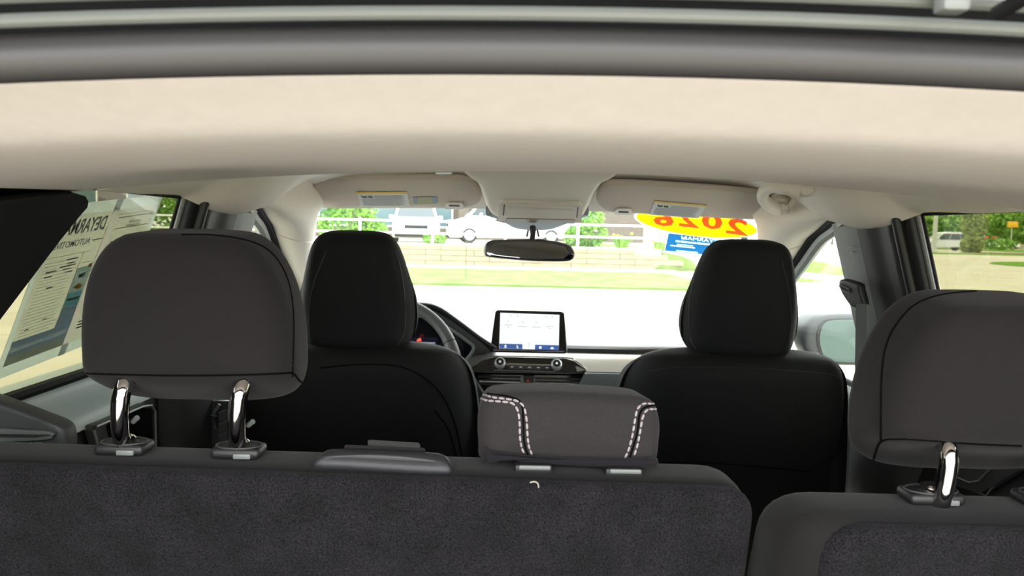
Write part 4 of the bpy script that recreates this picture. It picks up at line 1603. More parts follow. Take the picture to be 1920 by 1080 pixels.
mk('form_words', comb(*[qrect(a, a + w, b, b + .008, .0066) for a, w, b in ((.24, .09, .345), (.25, .06, .37), (.20, .13, .385), (.23, .07, .405), (.26, .06, .425), (.10, .08, .40), (.10, .06, .43), (.15, .05, .50), (.22, .03, .70), (.10, .03, .735))]), P_INK, s1, flat=True)
mk('side_mark', qpoly([(.455, .408), (.485, .405), (.48, .43), (.46, .43)], .0062), P_REDI, s1, flat=True)
mk('side_mark', qpoly([(.40, .465), (.455, .46), (.45, .485), (.40, .488)], .0062), P_INK, s1, flat=True)
mk('side_mark', qpoly([(.39, .545), (.43, .525), (.47, .545), (.43, .565)], .0062), P_ORANGE, s1, flat=True)
mk('side_mark', qrect(.385, .475, .615, .628, .0062), P_REDI, s1, flat=True)
mk('side_mark', qtext('RAM', .41, .685, .06, .018, .0062, .02), P_SKY2, s1, flat=True)
# second sheet: printed columns
mk('sheet_rule', comb(qrect(.58, .945, .125, .130, .0068), qrect(.58, .945, .20, .204, .0068), qrect(.58, .945, .105, .107, .0068)), P_INK, s2, flat=True)
mk('sheet_title', comb(qrect(.69, .83, .185, .205, .0066), qrect(.71, .83, .16, .175, .0066)), P_PALE, s2, flat=True)
ln = []
for c0 in (.59, .71, .83):
    for k in range(16):
        if rng.random() < .85:
            b = .25 + k * .032 + rng.uniform(0, .006)
            ln.append(qrect(c0, c0 + rng.uniform(.05, .10), b, b + (.010 if k % 4 == 0 else .005), .0068))
for b in (.80, .82, .84):
    ln.append(qrect(.58, .66, b, b + .007, .0068))
mk('sheet_print', comb(*ln), P_INKD, s2, flat=True)


# ================================================================== DASHBOARD
D = thing('dashboard', 'dark dashboard with satin silver trim under the windshield', 'dashboard', (0, 2.2, Z0 - .55))


def xgrid(sec, x0, x1, n=21, bow=.0):
    return [[(x, y + bow * x * x, Z0 + h) for x in np.linspace(x0, x1, n)] for y, h in sec]


sec = catmull([(2.93, -.365), (2.6, -.338), (2.3, -.312), (2.16, -.303), (2.125, -.307), (2.115, -.313)], 4, False)
mk('top_pad', slab(xgrid(sec, -.70, .70, 31, -.05), (0, .01, -.02)), M_DASHTOP, D, angle=60)
mk('pad_edge', slab(xgrid([(2.117, -.311), (2.110, -.316), (2.110, -.326), (2.116, -.331)], -.12, .69, 21, -.02), (0, .02, 0)), M_BLACK, D)
sec = catmull([(2.118, -.327), (2.104, -.330), (2.092, -.338), (2.080, -.352), (2.066, -.372)], 4, False)
mk('silver_trim', slab(xgrid(sec, -.66, .69, 31, -.02), (0, .02, -.004)), M_SATIN, D, angle=60)
mk('trim_shadow_line', slab(xgrid([(2.068, -.3705), (2.066, -.3765)], -.66, .69, 15, -.02), (0, .02, 0)), M_BLACK, D)
sec = catmull([(2.066, -.374), (2.062, -.380), (2.070, -.42), (2.075, -.43)], 3, False)
mk('lower_panel', slab(xgrid(sec, .06, .69, 15, -.02), (0, .02, 0)), M_DASHGREY, D, angle=60)
mk('glovebox', slab(xgrid([(2.085, -.43), (2.07, -.45), (2.10, -.68)], .06, .69, 11, -.02), (0, .03, 0)), M_BLACK, D)
mk('driver_lower_panel', slab(xgrid([(2.07, -.37), (2.06, -.42), (2.10, -.68)], -.68, -.10, 11, -.02), (0, .03, 0)), M_DGREY, D)
mk('centre_stack', box((0.0, 2.14, Z0 - .55), (.26, .14, .36), .02), M_BLACK, D)

# instrument binnacle
ib = [(-.64, -.40), (-.63, -.30), (-.585, -.235), (-.50, -.207), (-.33, -.203), (-.27, -.207), (-.215, -.238), (-.15, -.285), (-.118, -.312), (-.125, -.326), (-.175, -.335), (-.21, -.40)]
fr0 = (np.array([0, 2.03, Z0]), np.array([1.0, 0, 0]), np.array([0, -.05, 1.0]), np.array([0, 1.0, -.06]))
ibo = roundpoly(ib, .02, 4)
bn = mk('binnacle', pillow(ibo, .42, .008, fr0), M_DGREY, D, angle=50)
mk('binnacle_cap', sweep([np.array((x, 2.032 - .05 * h, Z0 + h + .003)) for x, h in catmull([(-.63, -.30), (-.585, -.233), (-.50, -.205), (-.33, -.200), (-.265, -.206), (-.21, -.240), (-.15, -.284), (-.112, -.310)], 4, False)], .006, 8), M_BLACK, bn)
tops = catmull([(-.585, -.226), (-.50, -.198), (-.33, -.194), (-.262, -.200), (-.205, -.234), (-.145, -.278), (-.10, -.306)], 4, False)
mk('cowl_top', slab([[(x, y, Z0 + h - .10 * (y - 2.045)) for x, h in tops] for y in (2.045, 2.2, 2.45, 2.7)], (0, 0, -.006)), M_DASHTOP, bn, angle=60)
ci = [(-.60, -.36), (-.585, -.285), (-.55, -.245), (-.48, -.228), (-.30, -.226), (-.262, -.236), (-.205, -.272), (-.160, -.305), (-.165, -.322), (-.20, -.365), (-.22, -.39), (-.57, -.39)]
cl = mk('cluster_lens', pillow(roundpoly(ci, .015, 3), .01, .002, (fr0[0] + (0, -.006, 0), *fr0[1:])), M_GLOSSBLACK, bn)
mk('cluster_bezel', sweep([np.array((x, 2.021 - .05 * h, Z0 + h)) for x, h in roundpoly(ci, .015, 4)], .0042, 8, closed=True), M_FLANGE, bn)
pcl = pxplane(740, 650, 2.012, 830, 652, 2.012, 780, 700, 2.02)
M_DISP = mat('cluster_display', (.02, .03, .06), .3, emit=(.09, .14, .28), estr=1.0)
ds = panel('driver_display', pcl, [(735, 640), (816, 642.5), (815, 720), (735, 720)], .002, M_DISP, cl, smooth=False, off=-.003)
panel('display_bar', pcl, [(735, 639.5), (816, 641.5), (816, 643.5), (735, 641.5)], .001, mat('display_bar', (.2, .2, .22), .4, emit=(.3, .3, .34), estr=.8), ds, smooth=False, off=-.004)
panel('warning_lamp', pcl, [(782, 636), (789, 632.5), (790.5, 639), (782, 640)], .001, mat('lamp_red', (.5, .05, .03), .4, emit=(.9, .12, .06), estr=1.0), ds, smooth=False, off=-.004)
mk('display_text', textmesh('Door Ajar', .0062, pcl.fr(-.0045), pcl.uv(784.5, 646.5), depth=.0003, bold=.01), mat('display_text', (.5, .6, .7), .4, emit=(.55, .72, .9), estr=1.0), ds, flat=True)
panel('car_icon', pcl, [(777, 652), (792, 652), (793, 663), (776, 663)], .0005, mat('icon_grey', (.1, .12, .15), .4, emit=(.2, .22, .28), estr=1.0), ds, smooth=False, off=-.004)
panel('car_icon_lamp', pcl, [(777, 661), (783, 660), (784, 663), (777, 663)], .0005, mat('lamp_red', (0, 0, 0)), ds, smooth=False, off=-.0046)

# touchscreen
ps = pxplane(922, 660, 2.05, 1063, 662, 2.05, 995, 581, 2.085)
ts = panel('touchscreen', ps, [(928.5, 580), (1058.5, 583.5), (1064.5, 662.5), (918.5, 659)], .022, M_GLOSSBLACK, D, r=.004, rad=.010)
M_SCR = mat('screen_white', (.1, .1, .1), .3, emit=(.93, .97, .96), estr=1.0)
M_SCRB = mat('screen_blue', (.01, .02, .06), .3, emit=(.035, .10, .33), estr=1.0)
M_SCRI = mat('screen_icon', (.1, .1, .1), .3, emit=(.75, .85, .95), estr=1.0)
M_SCRG = mat('screen_grey', (.1, .1, .1), .3, emit=(.45, .48, .5), estr=1.0)
sc = panel('display', ps, [(938, 586.5), (1049, 590.5), (1047.5, 656.5), (936, 653.5)], .001, M_SCR, ts, smooth=False, off=-.0014)
for a, b in (((936.5, 644.5), (979.5, 645.5)), ((1003, 646.5), (1047.5, 647.5))):
    panel('menu_tile', ps, [a, b, (b[0], b[1] + 9), (a[0], a[1] + 9)], .0006, M_SCRB, sc, smooth=False, off=-.0022)
for x, y, k in ((947.5, 649.5, 0), (970, 650.5, 1), (1013, 652, 2), (1035, 653, 3)):
    shp = [[(-2, 3), (-1, -3), (2, -2.5), (2, 3)], [(-2, -3), (0, -3), (2.5, 3), (-.5, 3)], [(-2.4, -2.4), (2.4, -2.4), (2.4, 2.4), (-2.4, 2.4)], [(-3.2, 2), (-3, -.5), (-1.5, -2.2), (1.5, -2.2), (3, -.5), (3.2, 2)]][k]
    panel('menu_icon', ps, [(x + a, y + b) for a, b in shp], .0004, M_SCRI, sc, smooth=False, off=-.0028)
for x, y, w in ((953.5, 609.5, 14), (953.5, 613.6, 6), (979.5, 612.5, 17), (1005.5, 613.5, 16), (1031, 612.8, 14), (1031, 616.5, 5)):
    panel('menu_word', ps, [(x - w / 2, y - .7), (x + w / 2, y - .3), (x + w / 2, y + .9), (x - w / 2, y + .5)], .0004, M_SCRG, sc, smooth=False, off=-.0022)
for x, y in ((953, 603), (980, 604), (1005.5, 605), (957.5, 592.3), (971, 592.6), (1024, 594.5), (1036, 595), (991, 645), (991, 649)):
    panel('menu_glyph', ps, [(x - 1.2, y - 1), (x + 1.2, y - 1), (x + 1.2, y + 1), (x - 1.2, y + 1)], .0004, M_SCRG, sc, smooth=False, off=-.0022)

# climate panel, knobs, buttons, vents
pk = pxplane(900, 690, 2.042, 1090, 694, 2.042, 995, 669, 2.06)
cp = panel('climate_panel', pk, [(879, 694), (886, 688), (905, 675), (930, 668.5), (1060, 671.5), (1078, 677), (1101, 694.5), (1090, 701), (880, 698)], .03, M_GLOSSBLACK, D, r=.002, rad=.006)
mk('chrome_line', sweep([pk.on(x, y) - pk.N * .001 for x, y in catmull([(880, 692), (905, 674), (930, 668), (1060, 671), (1078, 676.5), (1101, 693.5)], 5, False)], .0016, 6), M_CHROME, cp)
for x, y in ((937.5, 683), (1043, 686)):
    c = pk.on(x, y) - pk.N * .008
    kb = mk('knob', cyl(c, pk.N, .0145, .020, 28, .003), mat('knob_silver', (.42, .43, .43), .35, metal=.3), cp)
    mk('knob_face', cyl(c - pk.N * .0105, pk.N, .0098, .002, 24, .0005), M_GLOSSBLACK, kb)
    mk('knob_mark', cyl(c - pk.N * .0118, pk.N, .0035, .001, 12), M_FENCE, kb)
panel('button_rail', pk, [(950, 681.5), (1033, 684), (1033, 686.5), (950, 684)], .004, M_CHROME, cp, smooth=False, off=-.003)
for i in range(5):
    x0 = 952 + i * 16.4
    y0 = 685.3 + i * .45
    bt = panel('button', pk, [(x0, y0), (x0 + 15.6, y0 + .4), (x0 + 15.4, y0 + 7.4), (x0 + (2.5 if i == 0 else 0), y0 + 7)], .006, M_DGREY, cp, rad=.0012, off=-.004)
    panel('button_mark', pk, [(x0 + 5.5, y0 + 2.8), (x0 + 10.5, y0 + 2.9), (x0 + 10.5, y0 + 4.4), (x0 + 5.5, y0 + 4.3)], .0004, M_FENCE, bt, smooth=False, off=-.0045)
panel('ledge', pk, [(927, 693.5), (1040, 696.5), (1040, 697.8), (927, 695)], .004, M_FLANGE, cp, smooth=False, off=-.002)
panel('corner_accent', pk, [(1079, 687), (1083, 688), (1099, 694.5), (1082, 697.5)], .004, M_FLANGE, cp, rad=.002, off=-.003)
pv = pxplane(890, 705, 2.05, 1095, 709, 2.05, 995, 730, 2.055)
vt = panel('vent_surround', pv, [(886, 697), (1098, 702), (1072, 745), (912, 742)], .03, M_GLOSSBLACK, D, rad=.004)
for x0, x1, y in ((896, 976, 704.5), (897, 976, 711), (900, 976, 717.5), (1003, 1090, 708), (1003, 1087, 714), (1003, 1083, 720)):
    panel('slat', pv, [(x0, y), (x1, y + .045 * (x1 - x0) * .5), (x1, y + .045 * (x1 - x0) * .5 + 2.4), (x0, y + 2.4)], .008, M_DGREY, vt, rad=.001, off=-.004)
for a, b in (((899, 713.8), (975, 716.2)), ((1004, 717.2), (1082, 719.6))):
    mk('chrome_slat', sweep([pv.on(*a) - pv.N * .006, pv.on(*b) - pv.N * .006], .0022, 8), mat('knob_silver', (0, 0, 0)), vt)
hz = panel('hazard_button', pv, [(980.5, 704), (1002.5, 704.8), (999, 719.5), (983.5, 719)], .012, M_DGREY, vt, rad=.003, off=-.007)
panel('hazard_triangle', pv, [(989.5, 708.5), (995, 715), (984.5, 714.7)], .0006, mat('hazard_red', (.42, .05, .04), .5), hz, smooth=False, off=-.0076)
for a, b in (((879, 694), (910, 742)), ((1098, 700), (1074, 745))):
    mk('stack_border', sweep([pv.on(*a) - pv.N * .002, pv.on(*b) - pv.N * .002], .0035, 8), M_FLANGE, D)
panel('stack_side', pv, [(868, 694), (880, 697), (914, 745), (880, 745), (862, 712)], .02, M_DGREY, D, smooth=False, off=.004)
c = P(866.5, 705.5, 2.05)
sb = mk('start_button', cyl(c, (0, 1, .1), .0105, .014, 22, .002), M_DGREY, D)
mk('start_ring', cyl(c - (0, .0075, 0), (0, 1, .1), .0085, .002, 22), M_BLACK, sb)
mk('start_mark', box(c - (0, .0088, 0), (.006, .001, .009), .0005), M_FENCE, sb)

# steering wheel
sw_c = np.array([-.381, 1.90, Z0 - .346])
tl = math.radians(25)
sV, sN, sU = np.array([0, math.sin(tl), math.cos(tl)]), np.array([0, math.cos(tl), -math.sin(tl)]), np.array([1.0, 0, 0])
t = thing('steering_wheel', 'dark grey leather steering wheel in front of the driver seat', 'steering wheel', sw_c)
path = [sw_c + sU * .178 * math.cos(a) + sV * .178 * math.sin(a) for a in np.linspace(0, 2 * math.pi, 72, endpoint=False)]
rad = [.0150 + .0035 * math.exp(-((((math.degrees(a) + 180) % 360 - 180) - x) / 14.0) ** 2) for a in np.linspace(0, 2 * math.pi, 72, endpoint=False) for x in (8,)]
mk('rim', sweep(path, rad, 14, closed=True, up=tuple(sN)), M_LEATHER, t)
for a in (math.radians(24), math.radians(156)):
    q = sw_c + sU * .178 * math.cos(a) + sV * .178 * math.sin(a)
    tang = -sU * math.sin(a) + sV * math.cos(a)
    mk('rim_seam', cyl(q, tang, .0163, .0018, 18), M_SEAM, t)
for s in (-1, 1):
    mk('spoke', loft([[sw_c + sU * s * x + sV * (y0 + dy) + sN * dn for dy, dn in ((-w, -.008), (w, -.008), (w, .010), (-w, .010))]
                      for x, y0, w in ((.05, -.005, .030), (.10, -.012, .022), (.15, -.022, .024), (.172, -.028, .032))]), M_LEATHER, t)
mk('lower_spoke', loft([[sw_c + sU * x + sV * y + sN * dn for x, dn in ((-w, -.008), (w, -.008), (w, .01), (-w, .01))] for y, w in ((-.05, .03), (-.11, .02), (-.17, .024))]), M_LEATHER, t)
hub = mk('hub', pillow(roundpoly([(-.075, .05), (.075, .05), (.06, -.06), (0, -.085), (-.06, -.06)], .035), .04, .012, (sw_c - sN * .012, sU, sV, sN), bf=.008), M_BLACK, t)
mk('spoke_switches', box(sw_c + sU * .105 - sV * .005 - sN * .012, (.045, .01, .022), .004), M_GLOSSBLACK, t)
st = [P(814, 690, 1.97), P(818, 672, 1.965), P(829, 660, 1.96), P(834, 657, 1.96)]
mk('wiper_stalk', sweep(catmull(st, 5, False), .0065, 10), M_FLANGE, t)
mk('stalk_end', cyl(P(833, 664, 1.955), (1, 0, .3), .008, .016, 12, .002), M_MGREY, t)

# right door mirror
pmr = pxplane(1510, 640, 2.42, 1600, 640, 2.44, 1550, 690, 2.44)
t = thing('side_mirror', 'grey passenger door mirror outside the front window', 'side mirror', pmr.on(1560, 690))
om = [(1507, 640), (1509, 618), (1520, 602), (1540, 592), (1575, 588), (1620, 590), (1650, 600), (1655, 640), (1648, 680), (1620, 688), (1560, 687), (1536, 682), (1516, 668)]
panel('housing', pmr, om, .09, M_PAINT if False else mat('mirror_housing_grey', (.028, .031, .033), .45), t, r=.022, bb=.02, n=4)
panel('bezel', pmr, [(1531, 640), (1533, 618), (1541, 604), (1560, 597), (1620, 597), (1646, 606), (1650, 640), (1642, 675), (1620, 683), (1560, 681), (1540, 670)], .004, M_BLACK, t, n=4, off=-.002, r=.001)
panel('mirror_glass', pmr, [(1536, 640), (1538, 620), (1545, 607), (1562, 600), (1618, 600), (1641, 608), (1645, 640), (1638, 672), (1618, 679), (1562, 677), (1544, 668)], .002, M_SIDEMIRROR, t, n=4, off=-.0035, r=.0008)
mk('mirror_arm', sweep([P(1497, 690, 2.42), P(1512, 672, 2.44), P(1530, 665, 2.46)], [.03, .025, .03], 12), M_MGREY, t)

# front passenger seat belt
pbt = pxplane(1576, 540, 1.585, 1630, 540, 1.50, 1600, 580, 1.555)
t = thing('seat_belt', 'grey seat belt hanging from the passenger door pillar', 'seat belt', pbt.on(1610, 560))
an = panel('belt_anchor', pbt, [(1576, 528), (1582, 523), (1596, 526), (1614, 533), (1617, 545), (1624, 572), (1614, 577), (1600, 574), (1590, 562), (1580, 545)], .016, M_BLACK, t, r=.005, n=3, off=-.006)
mk('anchor_slot', sweep([pbt.on(x, y) - pbt.N * .008 for x, y in [(1580, 534), (1584, 541), (1598, 547), (1599, 541), (1581, 533)]], .0016, 6), M_FLANGE, an)
wb = [[pbt.on(x0, y) + (CAM - pbt.on(x0, y)) * .030, pbt.on(x1, y) + (CAM - pbt.on(x1, y)) * .030] for x0, x1, y in ((1605, 1626, 570), (1604, 1626, 620), (1603, 1625, 680), (1603, 1624, 760))]
mk('webbing', slab(wb, tuple(pbt.N * .002)), mat('belt_webbing', (.12, .125, .12), .8, bump=.3, bscale=900), t)


# driver belt tongue and ribbed trim low on the left pillar
prb = pxplane(385, 800, 1.60, 430, 800, 1.60, 400, 850, 1.60)
t = thing('seat_belt', 'driver seat belt tongue beside ribbed trim seen between the left headrest posts', 'seat belt', prb.on(405, 845))
panel('backing', prb, [(378, 752), (440, 752), (440, 860), (378, 860)], .02, M_BLACK, t, smooth=False)
for k in range(4):
    y = 775 + k * 21
    panel('rib', prb, [(385, y + 5), (392, y), (392, y + 17), (385, y + 22)], .006, M_DGREY, t, rad=.002, off=-.005)
    mk('rib_edge', sweep([prb.on(x, yy) - prb.N * .006 for x, yy in ((385, y + 5), (392, y), (392, y + 16))], .0016, 6), M_MGREY, t)
    panel('rib', prb, [(412, y - 2), (428, y - 9), (428, y + 9), (412, y + 14)], .006, M_DGREY, t, rad=.002, off=-.005)
    mk('rib_edge', sweep([prb.on(x, yy) - prb.N * .006 for x, yy in ((412, y - 2), (428, y - 9))], .0016, 6), M_MGREY, t)
mk('belt_tongue', sweep([prb.on(x, yy) - prb.N * .012 for x, yy in ((416, 756), (405, 772), (400, 775), (409, 778), (408, 800))], .0036, 8), M_MGREY, t)


# ================================================================== SEATS
def frame(c, tilt):
    """U right, V up the backrest, N forward; tilt leans the top rearwards"""
    a = math.radians(tilt)
    return (np.array(c, float), np.array([1.0, 0, 0]), np.array([0, -math.sin(a), math.cos(a)]), np.array([0, math.cos(a), math.sin(a)]))


def sym(half):
    """right half outline from top centre down -> closed outline"""
    return [(u, v) for u, v in half] + [(-u, v) for u, v in reversed(half) if abs(u) > 1e-6]


def seam(name, vf, pxs, r, m, parent, n=8):
    p = seam_pts(bvh(vf), pxs, n, r * .2)
    if len(p) > 2:
        return mk(name, sweep(p, r, 6), m, parent)


def dashes(name, vf, pxs, r, L, gap, m, parent):
    p = seam_pts(bvh(vf), pxs, 24, r * .35)
    if len(p) < 3:
        return
    p = np.array(p)
    s = np.concatenate([[0], np.cumsum(np.linalg.norm(np.diff(p, axis=0), axis=1))])
    parts, q = [], 0.0
    while q + L < s[-1]:
        pts = [np.array([np.interp(q + L * k / 3, s, p[:, a]) for a in range(3)]) for k in range(4)]
        parts.append(sweep(pts, [r * .6, r, r, r * .6], 6))
        q += L + gap
    return mk(name, comb(*parts), m, parent, kind='stuff')


# ---- front seats
def front_seat(sx, label):
    t = thing('front_seat', label, 'seat', (sx, 1.62, .40))
    half = [(0, -.236), (.06, -.236), (.105, -.238), (.145, -.245), (.178, -.260), (.203, -.290), (.216, -.335), (.224, -.40), (.234, -.50), (.240, -.62), (.235, -.80), (.20, -.84), (.1, -.85), (0, -.85)]
    hh = [(u * 1.11, v + .236) for u, v in half]
    o = catmull(sym(hh), 4)
    fr = frame((sx, 1.462, Z0 - .240), 9)

    def dfm(u, v, n):
        # shoulders wrap forward, lower back bellies
        return (u, v, n + .10 * (abs(u) / .24) ** 3 * (1 if n < .07 else .2) + .035 * sm((-v - .14) / .16) * (1 if n < .05 else 0))
    vf = pillow(o, .135, .045, fr, bf=.012, bb=.0, seg=5, deform=dfm)
    bk = mk('backrest', vf, M_FRONT, t, angle=70)
    cu = mk('cushion', box((sx, 1.83, Z0 - .78), (.50, .50, .16), .05, 3), M_FRONT, t)
    mk('seat_base', box((sx, 1.83, Z0 - .93), (.42, .42, .12), .02), M_BLACK, t)
    # headrest
    hr = [(0, .112), (.035, .1115), (.058, .107), (.074, .093), (.086, .068), (.098, .03), (.110, -.015), (.1135, -.055), (.109, -.085), (.098, -.104), (.082, -.112), (.04, -.113), (0, -.113)]
    ho = catmull(sym([(u * 1.06, v * 1.045) for u, v in hr]), 4)
    hf = frame((sx, 1.485, Z0 - .1275), 6)

    def dfh(u, v, n):
        return (u, v, n + .05 * (abs(u) / .11) ** 3 * (1 if n < .05 else .1))
    hv = pillow(ho, .10, .030, hf, bf=.006, seg=5, deform=dfh)
    h = mk('headrest', hv, M_FRONT, t, angle=70)
    for s in (-1, 1):
        mk('post', sweep([(sx + s * .062, 1.525, Z0 - .26), (sx + s * .062, 1.52, Z0 - .215)], .0065, 10), M_CHROME, h)
        mk('post_guide', box((sx + s * .064, 1.515, Z0 - .2385), (.036, .022, .010), .003), M_FLANGE, t)
    mk('post_collar', box((sx + .006, 1.50, Z0 - .2385), (.016, .006, .004), .001), M_FENCE, t)
    mk('hinge_cover', box((sx, 1.60, Z0 - .80), (.46, .14, .10), .03), M_BLACK, t)
    return t, bk, vf, h, hv


ft, fbk, fvf, fh, fhv = front_seat(-.381, 'black driver seat with tall headrest behind the steering wheel')
seam('seam', fhv, [(612, 470), (600, 500), (589, 530), (582, 560), (579, 600), (582, 640)], .0012, M_DGREY, fh)
seam('seam', fhv, [(741, 470), (750, 500), (757, 540), (760, 590), (757, 625), (742, 652)], .0010, M_DGREY, fh)
seam('seam', fvf, [(600, 690), (680, 683), (760, 690), (820, 730), (852, 790), (868, 865)], .0012, M_SEAM, fbk)
seam('seam', fvf, [(815, 770), (838, 800), (852, 840), (860, 880)], .0014, M_SEAM, fbk)
ft, fbk, fvf, fh, fhv = front_seat(.397, 'black front passenger seat with tall headrest in front of the blue sticker')
seam('seam', fhv, [(1313, 490), (1300, 530), (1292, 580), (1294, 630), (1308, 662)], .0010, M_DGREY, fh)
seam('seam', fhv, [(1466, 490), (1478, 540), (1484, 600), (1478, 650)], .0010, M_DGREY, fh)
dashes('top_stitching', fvf, [(1215, 696), (1260, 690), (1330, 689), (1420, 691), (1500, 696), (1555, 702), (1583, 716)], .0008, .0035, .002, M_DGREY, fbk)
seam('seam', fvf, [(1240, 868), (1330, 868), (1430, 876), (1520, 884)], .0014, M_SEAM, fbk)
seam('seam', fvf, [(1540, 872), (1570, 850), (1592, 826), (1604, 800)], .0012, M_SEAM, fbk)


# ---- rear seat backs
def rear_back(name, label, x0, x1, crownY, crownH, tilt, px_inset, leftr, rightr, uslope):
    c = ((x0 + x1) / 2, crownY - .05, Z0 + crownH)
    t = thing(name, label, 'seat', (c[0], crownY + .1, .62))
    hw = (x1 - x0) / 2
    fr = frame(c, tilt)
    fr = (fr[0], np.array([1.0, 0, uslope]), fr[2], np.array([0, 1.0, -.03]))
    pts = [(-hw, 0), (hw, 0), (hw, -.58), (-hw, -.58)]
    o = roundpoly(pts, [leftr, rightr, .03, .03], 6)
    # densify straight runs so the crown can be shaped
    dn = []
    for i in range(len(o)):
        a, b = o[i], o[(i + 1) % len(o)]
        k = max(1, int(np.linalg.norm(b - a) / .04))
        for j in range(k):
            dn.append(a + (b - a) * j / k)
    vf = pillow(np.array(dn), .115, .040, fr, seg=6)
    bk = mk('backrest', vf, M_TOPFAB, t, angle=60)
    cush = mk('cushion', box((c[0], 1.10, Z0 - .68), (x1 - x0 - .01, .50, .14), .04, 3), M_TOPFAB, t)
    # carpeted back, standing slightly proud
    q = [(-hw + px_inset[0], -px_inset[2]), (hw - px_inset[1], -px_inset[2]), (hw - px_inset[1], -.56), (-hw + px_inset[0], -.56)]
    co = roundpoly(q, [max(.012, leftr - .005) + px_inset[0] * .6, max(.012, rightr - .005) + px_inset[1] * .4, .02, .02], 6)
    cd = []
    for i in range(len(co)):
        a, b = co[i], co[(i + 1) % len(co)]
        k = max(1, int(np.linalg.norm(b - a) / .04))
        for j in range(k):
            cd.append(a + (b - a) * j / k)

    return t, bk, vf, fr, np.array(cd)


RB, rbk, rvf, rfr, rco = rear_back('rear_seat', 'wide dark rear seat back with carpeted rear and two headrests', -.64, .150, .738, -.2240, 13, (.0, .0, .0), .03, .035, -.0146)


def carpet(parent, fr, co, depth0, edge=.030):
    """carpet skin wrapped a little over the rear edge"""
    return mk('carpet_panel', pillow(co, .030, edge, (fr[0] + fr[3] * depth0, fr[1], fr[2], fr[3]), seg=6), M_CARPET, parent, angle=60)


hw = (.150 + .64) / 2
carpet(rbk, rfr, roundpoly([(-hw + .002, -.001), (hw - .001, -.001), (hw - .001, -.57), (-hw + .002, -.57)], [.03, .034, .02, .02], 6), -.0035, .0145)

RR, rrbk, rrvf, rrfr, rrco = rear_back('rear_seat', 'narrow dark rear seat back on the right with one headrest', .158, .64, .672, -.2345, 20, (.0, .0, .0), .045, .03, -.006)
hw2 = (.64 - .158) / 2
carpet(rrbk, rrfr, roundpoly([(-hw2 + .026, -.006), (hw2, -.006), (hw2, -.57), (-hw2 + .026, -.57)], [.045, .03, .02, .02], 6), -.0035, .0145)

# ---- outer rear headrests
HRX = [(0, .0835), (.042, .0826), (.061, .0780), (.078, .0650), (.0915, .044), (.1005, .018), (.1050, -.006), (.1065, -.030), (.106, -.056), (.101, -.071), (.086, -.080), (.05, -.0835), (0, -.0835)]


def outer_headrest(parent, cx, Y, ctr, tilt, posts, post_z, sd):
    fr = frame((cx, Y, Z0 + ctr), tilt)
    o = catmull(sym([(u * .975, v * 1.045) for u, v in HRX]), 4)

    def dfm(u, v, n):
        k = sm((-v - .050 + sd) / .042)
        if n < .055:
            n = n + .040 * k + .012 * (abs(u) / .1) ** 4
        return (u * (1 - .02 * k), v, n)
    vf = pillow(o, .105, .026, fr, bf=.007, bb=.006, seg=6, deform=dfm)
    h = mk('headrest', vf, M_REARFAB, parent, angle=70)
    for x in posts:
        pts = [(x + .008, Y + .036, Z0 + ctr - .042 + sd), (x + .007, Y + .014, Z0 + ctr - .056 + sd), (x + .005, Y + .003, Z0 + ctr - .074 + sd), (x + .002, Y + .007, Z0 + ctr - .100 + sd * .5), (x, Y + .018, Z0 + post_z)]
        mk('post', sweep(catmull(pts, 5, False), .0082, 16, up=(0, 1, 0)), M_CHROME, h)
        mk('notch', ball((x + .005, Y + .024, Z0 + ctr - .056 + sd), (.0125, .008, .007), 10), M_SEAM, h)
    return vf, h


hvf, hob = outer_headrest(RB, -.396, .722, -.0965, 4, (-.4525, -.342), -.222, .006)
seam('seam', hvf, [(548, 706), (550, 640), (549, 580), (541, 530), (522, 490), (495, 464), (455, 449), (400, 441), (340, 440)], .0011, M_SEAM, hob)
seam('seam', hvf, [(163, 700), (260, 703), (350, 704), (450, 703), (530, 700), (549, 700), (560, 712), (572, 722)], .0011, M_SEAM, hob)
hvf, hob = outer_headrest(RR, .360, .664, -.1440, 9, (.304, .410), -.245, .022)
seam('seam', hvf, [(1652, 828), (1652, 800), (1653, 720), (1660, 655), (1680, 610), (1715, 572), (1765, 553), (1830, 546)], .0011, M_SEAM, hob)
seam('seam', hvf, [(1638, 862), (1652, 828), (1690, 823), (1745, 826), (1820, 832), (1915, 836)], .0011, M_SEAM, hob)


# post guides on top of the seat backs
def guide(parent, x, y, h, w=.047, rot=0):
    g = mk('post_guide', box((x, y, Z0 + h), (w, .030, .011), .0045, 3), M_BLACK, parent)
    mk('guide_rim', sweep([(x + w * .46 * math.cos(a), y + .0145 * math.sin(a), Z0 + h + .0055) for a in np.linspace(0, 2 * math.pi, 28, endpoint=False)], .0012, 6, closed=True), M_DGREY, g)
    mk('collar', cyl((x, y, Z0 + h + .007), (0, 0, 1), .0100, .008, 18, .002), M_CHROME, g)
    mk('release_tab', box((x + .008, y - .016, Z0 + h - .001), (w * .35, .004, .005), .001), M_FLANGE, g)
    mk('release_clip', sweep([(x + .010, y - .004, Z0 + h + .026), (x + .016, y - .008, Z0 + h + .031)], .0026, 8), M_MGREY, g)


guide(RB, -.4525, .742, -.2165)
guide(RB, -.342, .742, -.2180)
guide(RR, .304, .684, -.2305, .050)
guide(RR, .410, .684, -.2310, .050)

# ---- middle headrest
pmh = pxplane(900, 870, .735, 1240, 876, .735, 1070, 730, .730)
mo = [pmh.uv(*p) for p in [(902, 868), (896, 835), (894, 800), (898, 768), (912, 748), (940, 741), (1000, 738), (1080, 740), (1160, 744), (1212, 750), (1234, 764), (1243, 795), (1242, 830), (1232, 874), (1180, 880), (1070, 875), (960, 868)]]


def dmid(u, v, n):
    return (u * (1 - .05 * sm((n - .04) / .05)), v - .115 * n, n)


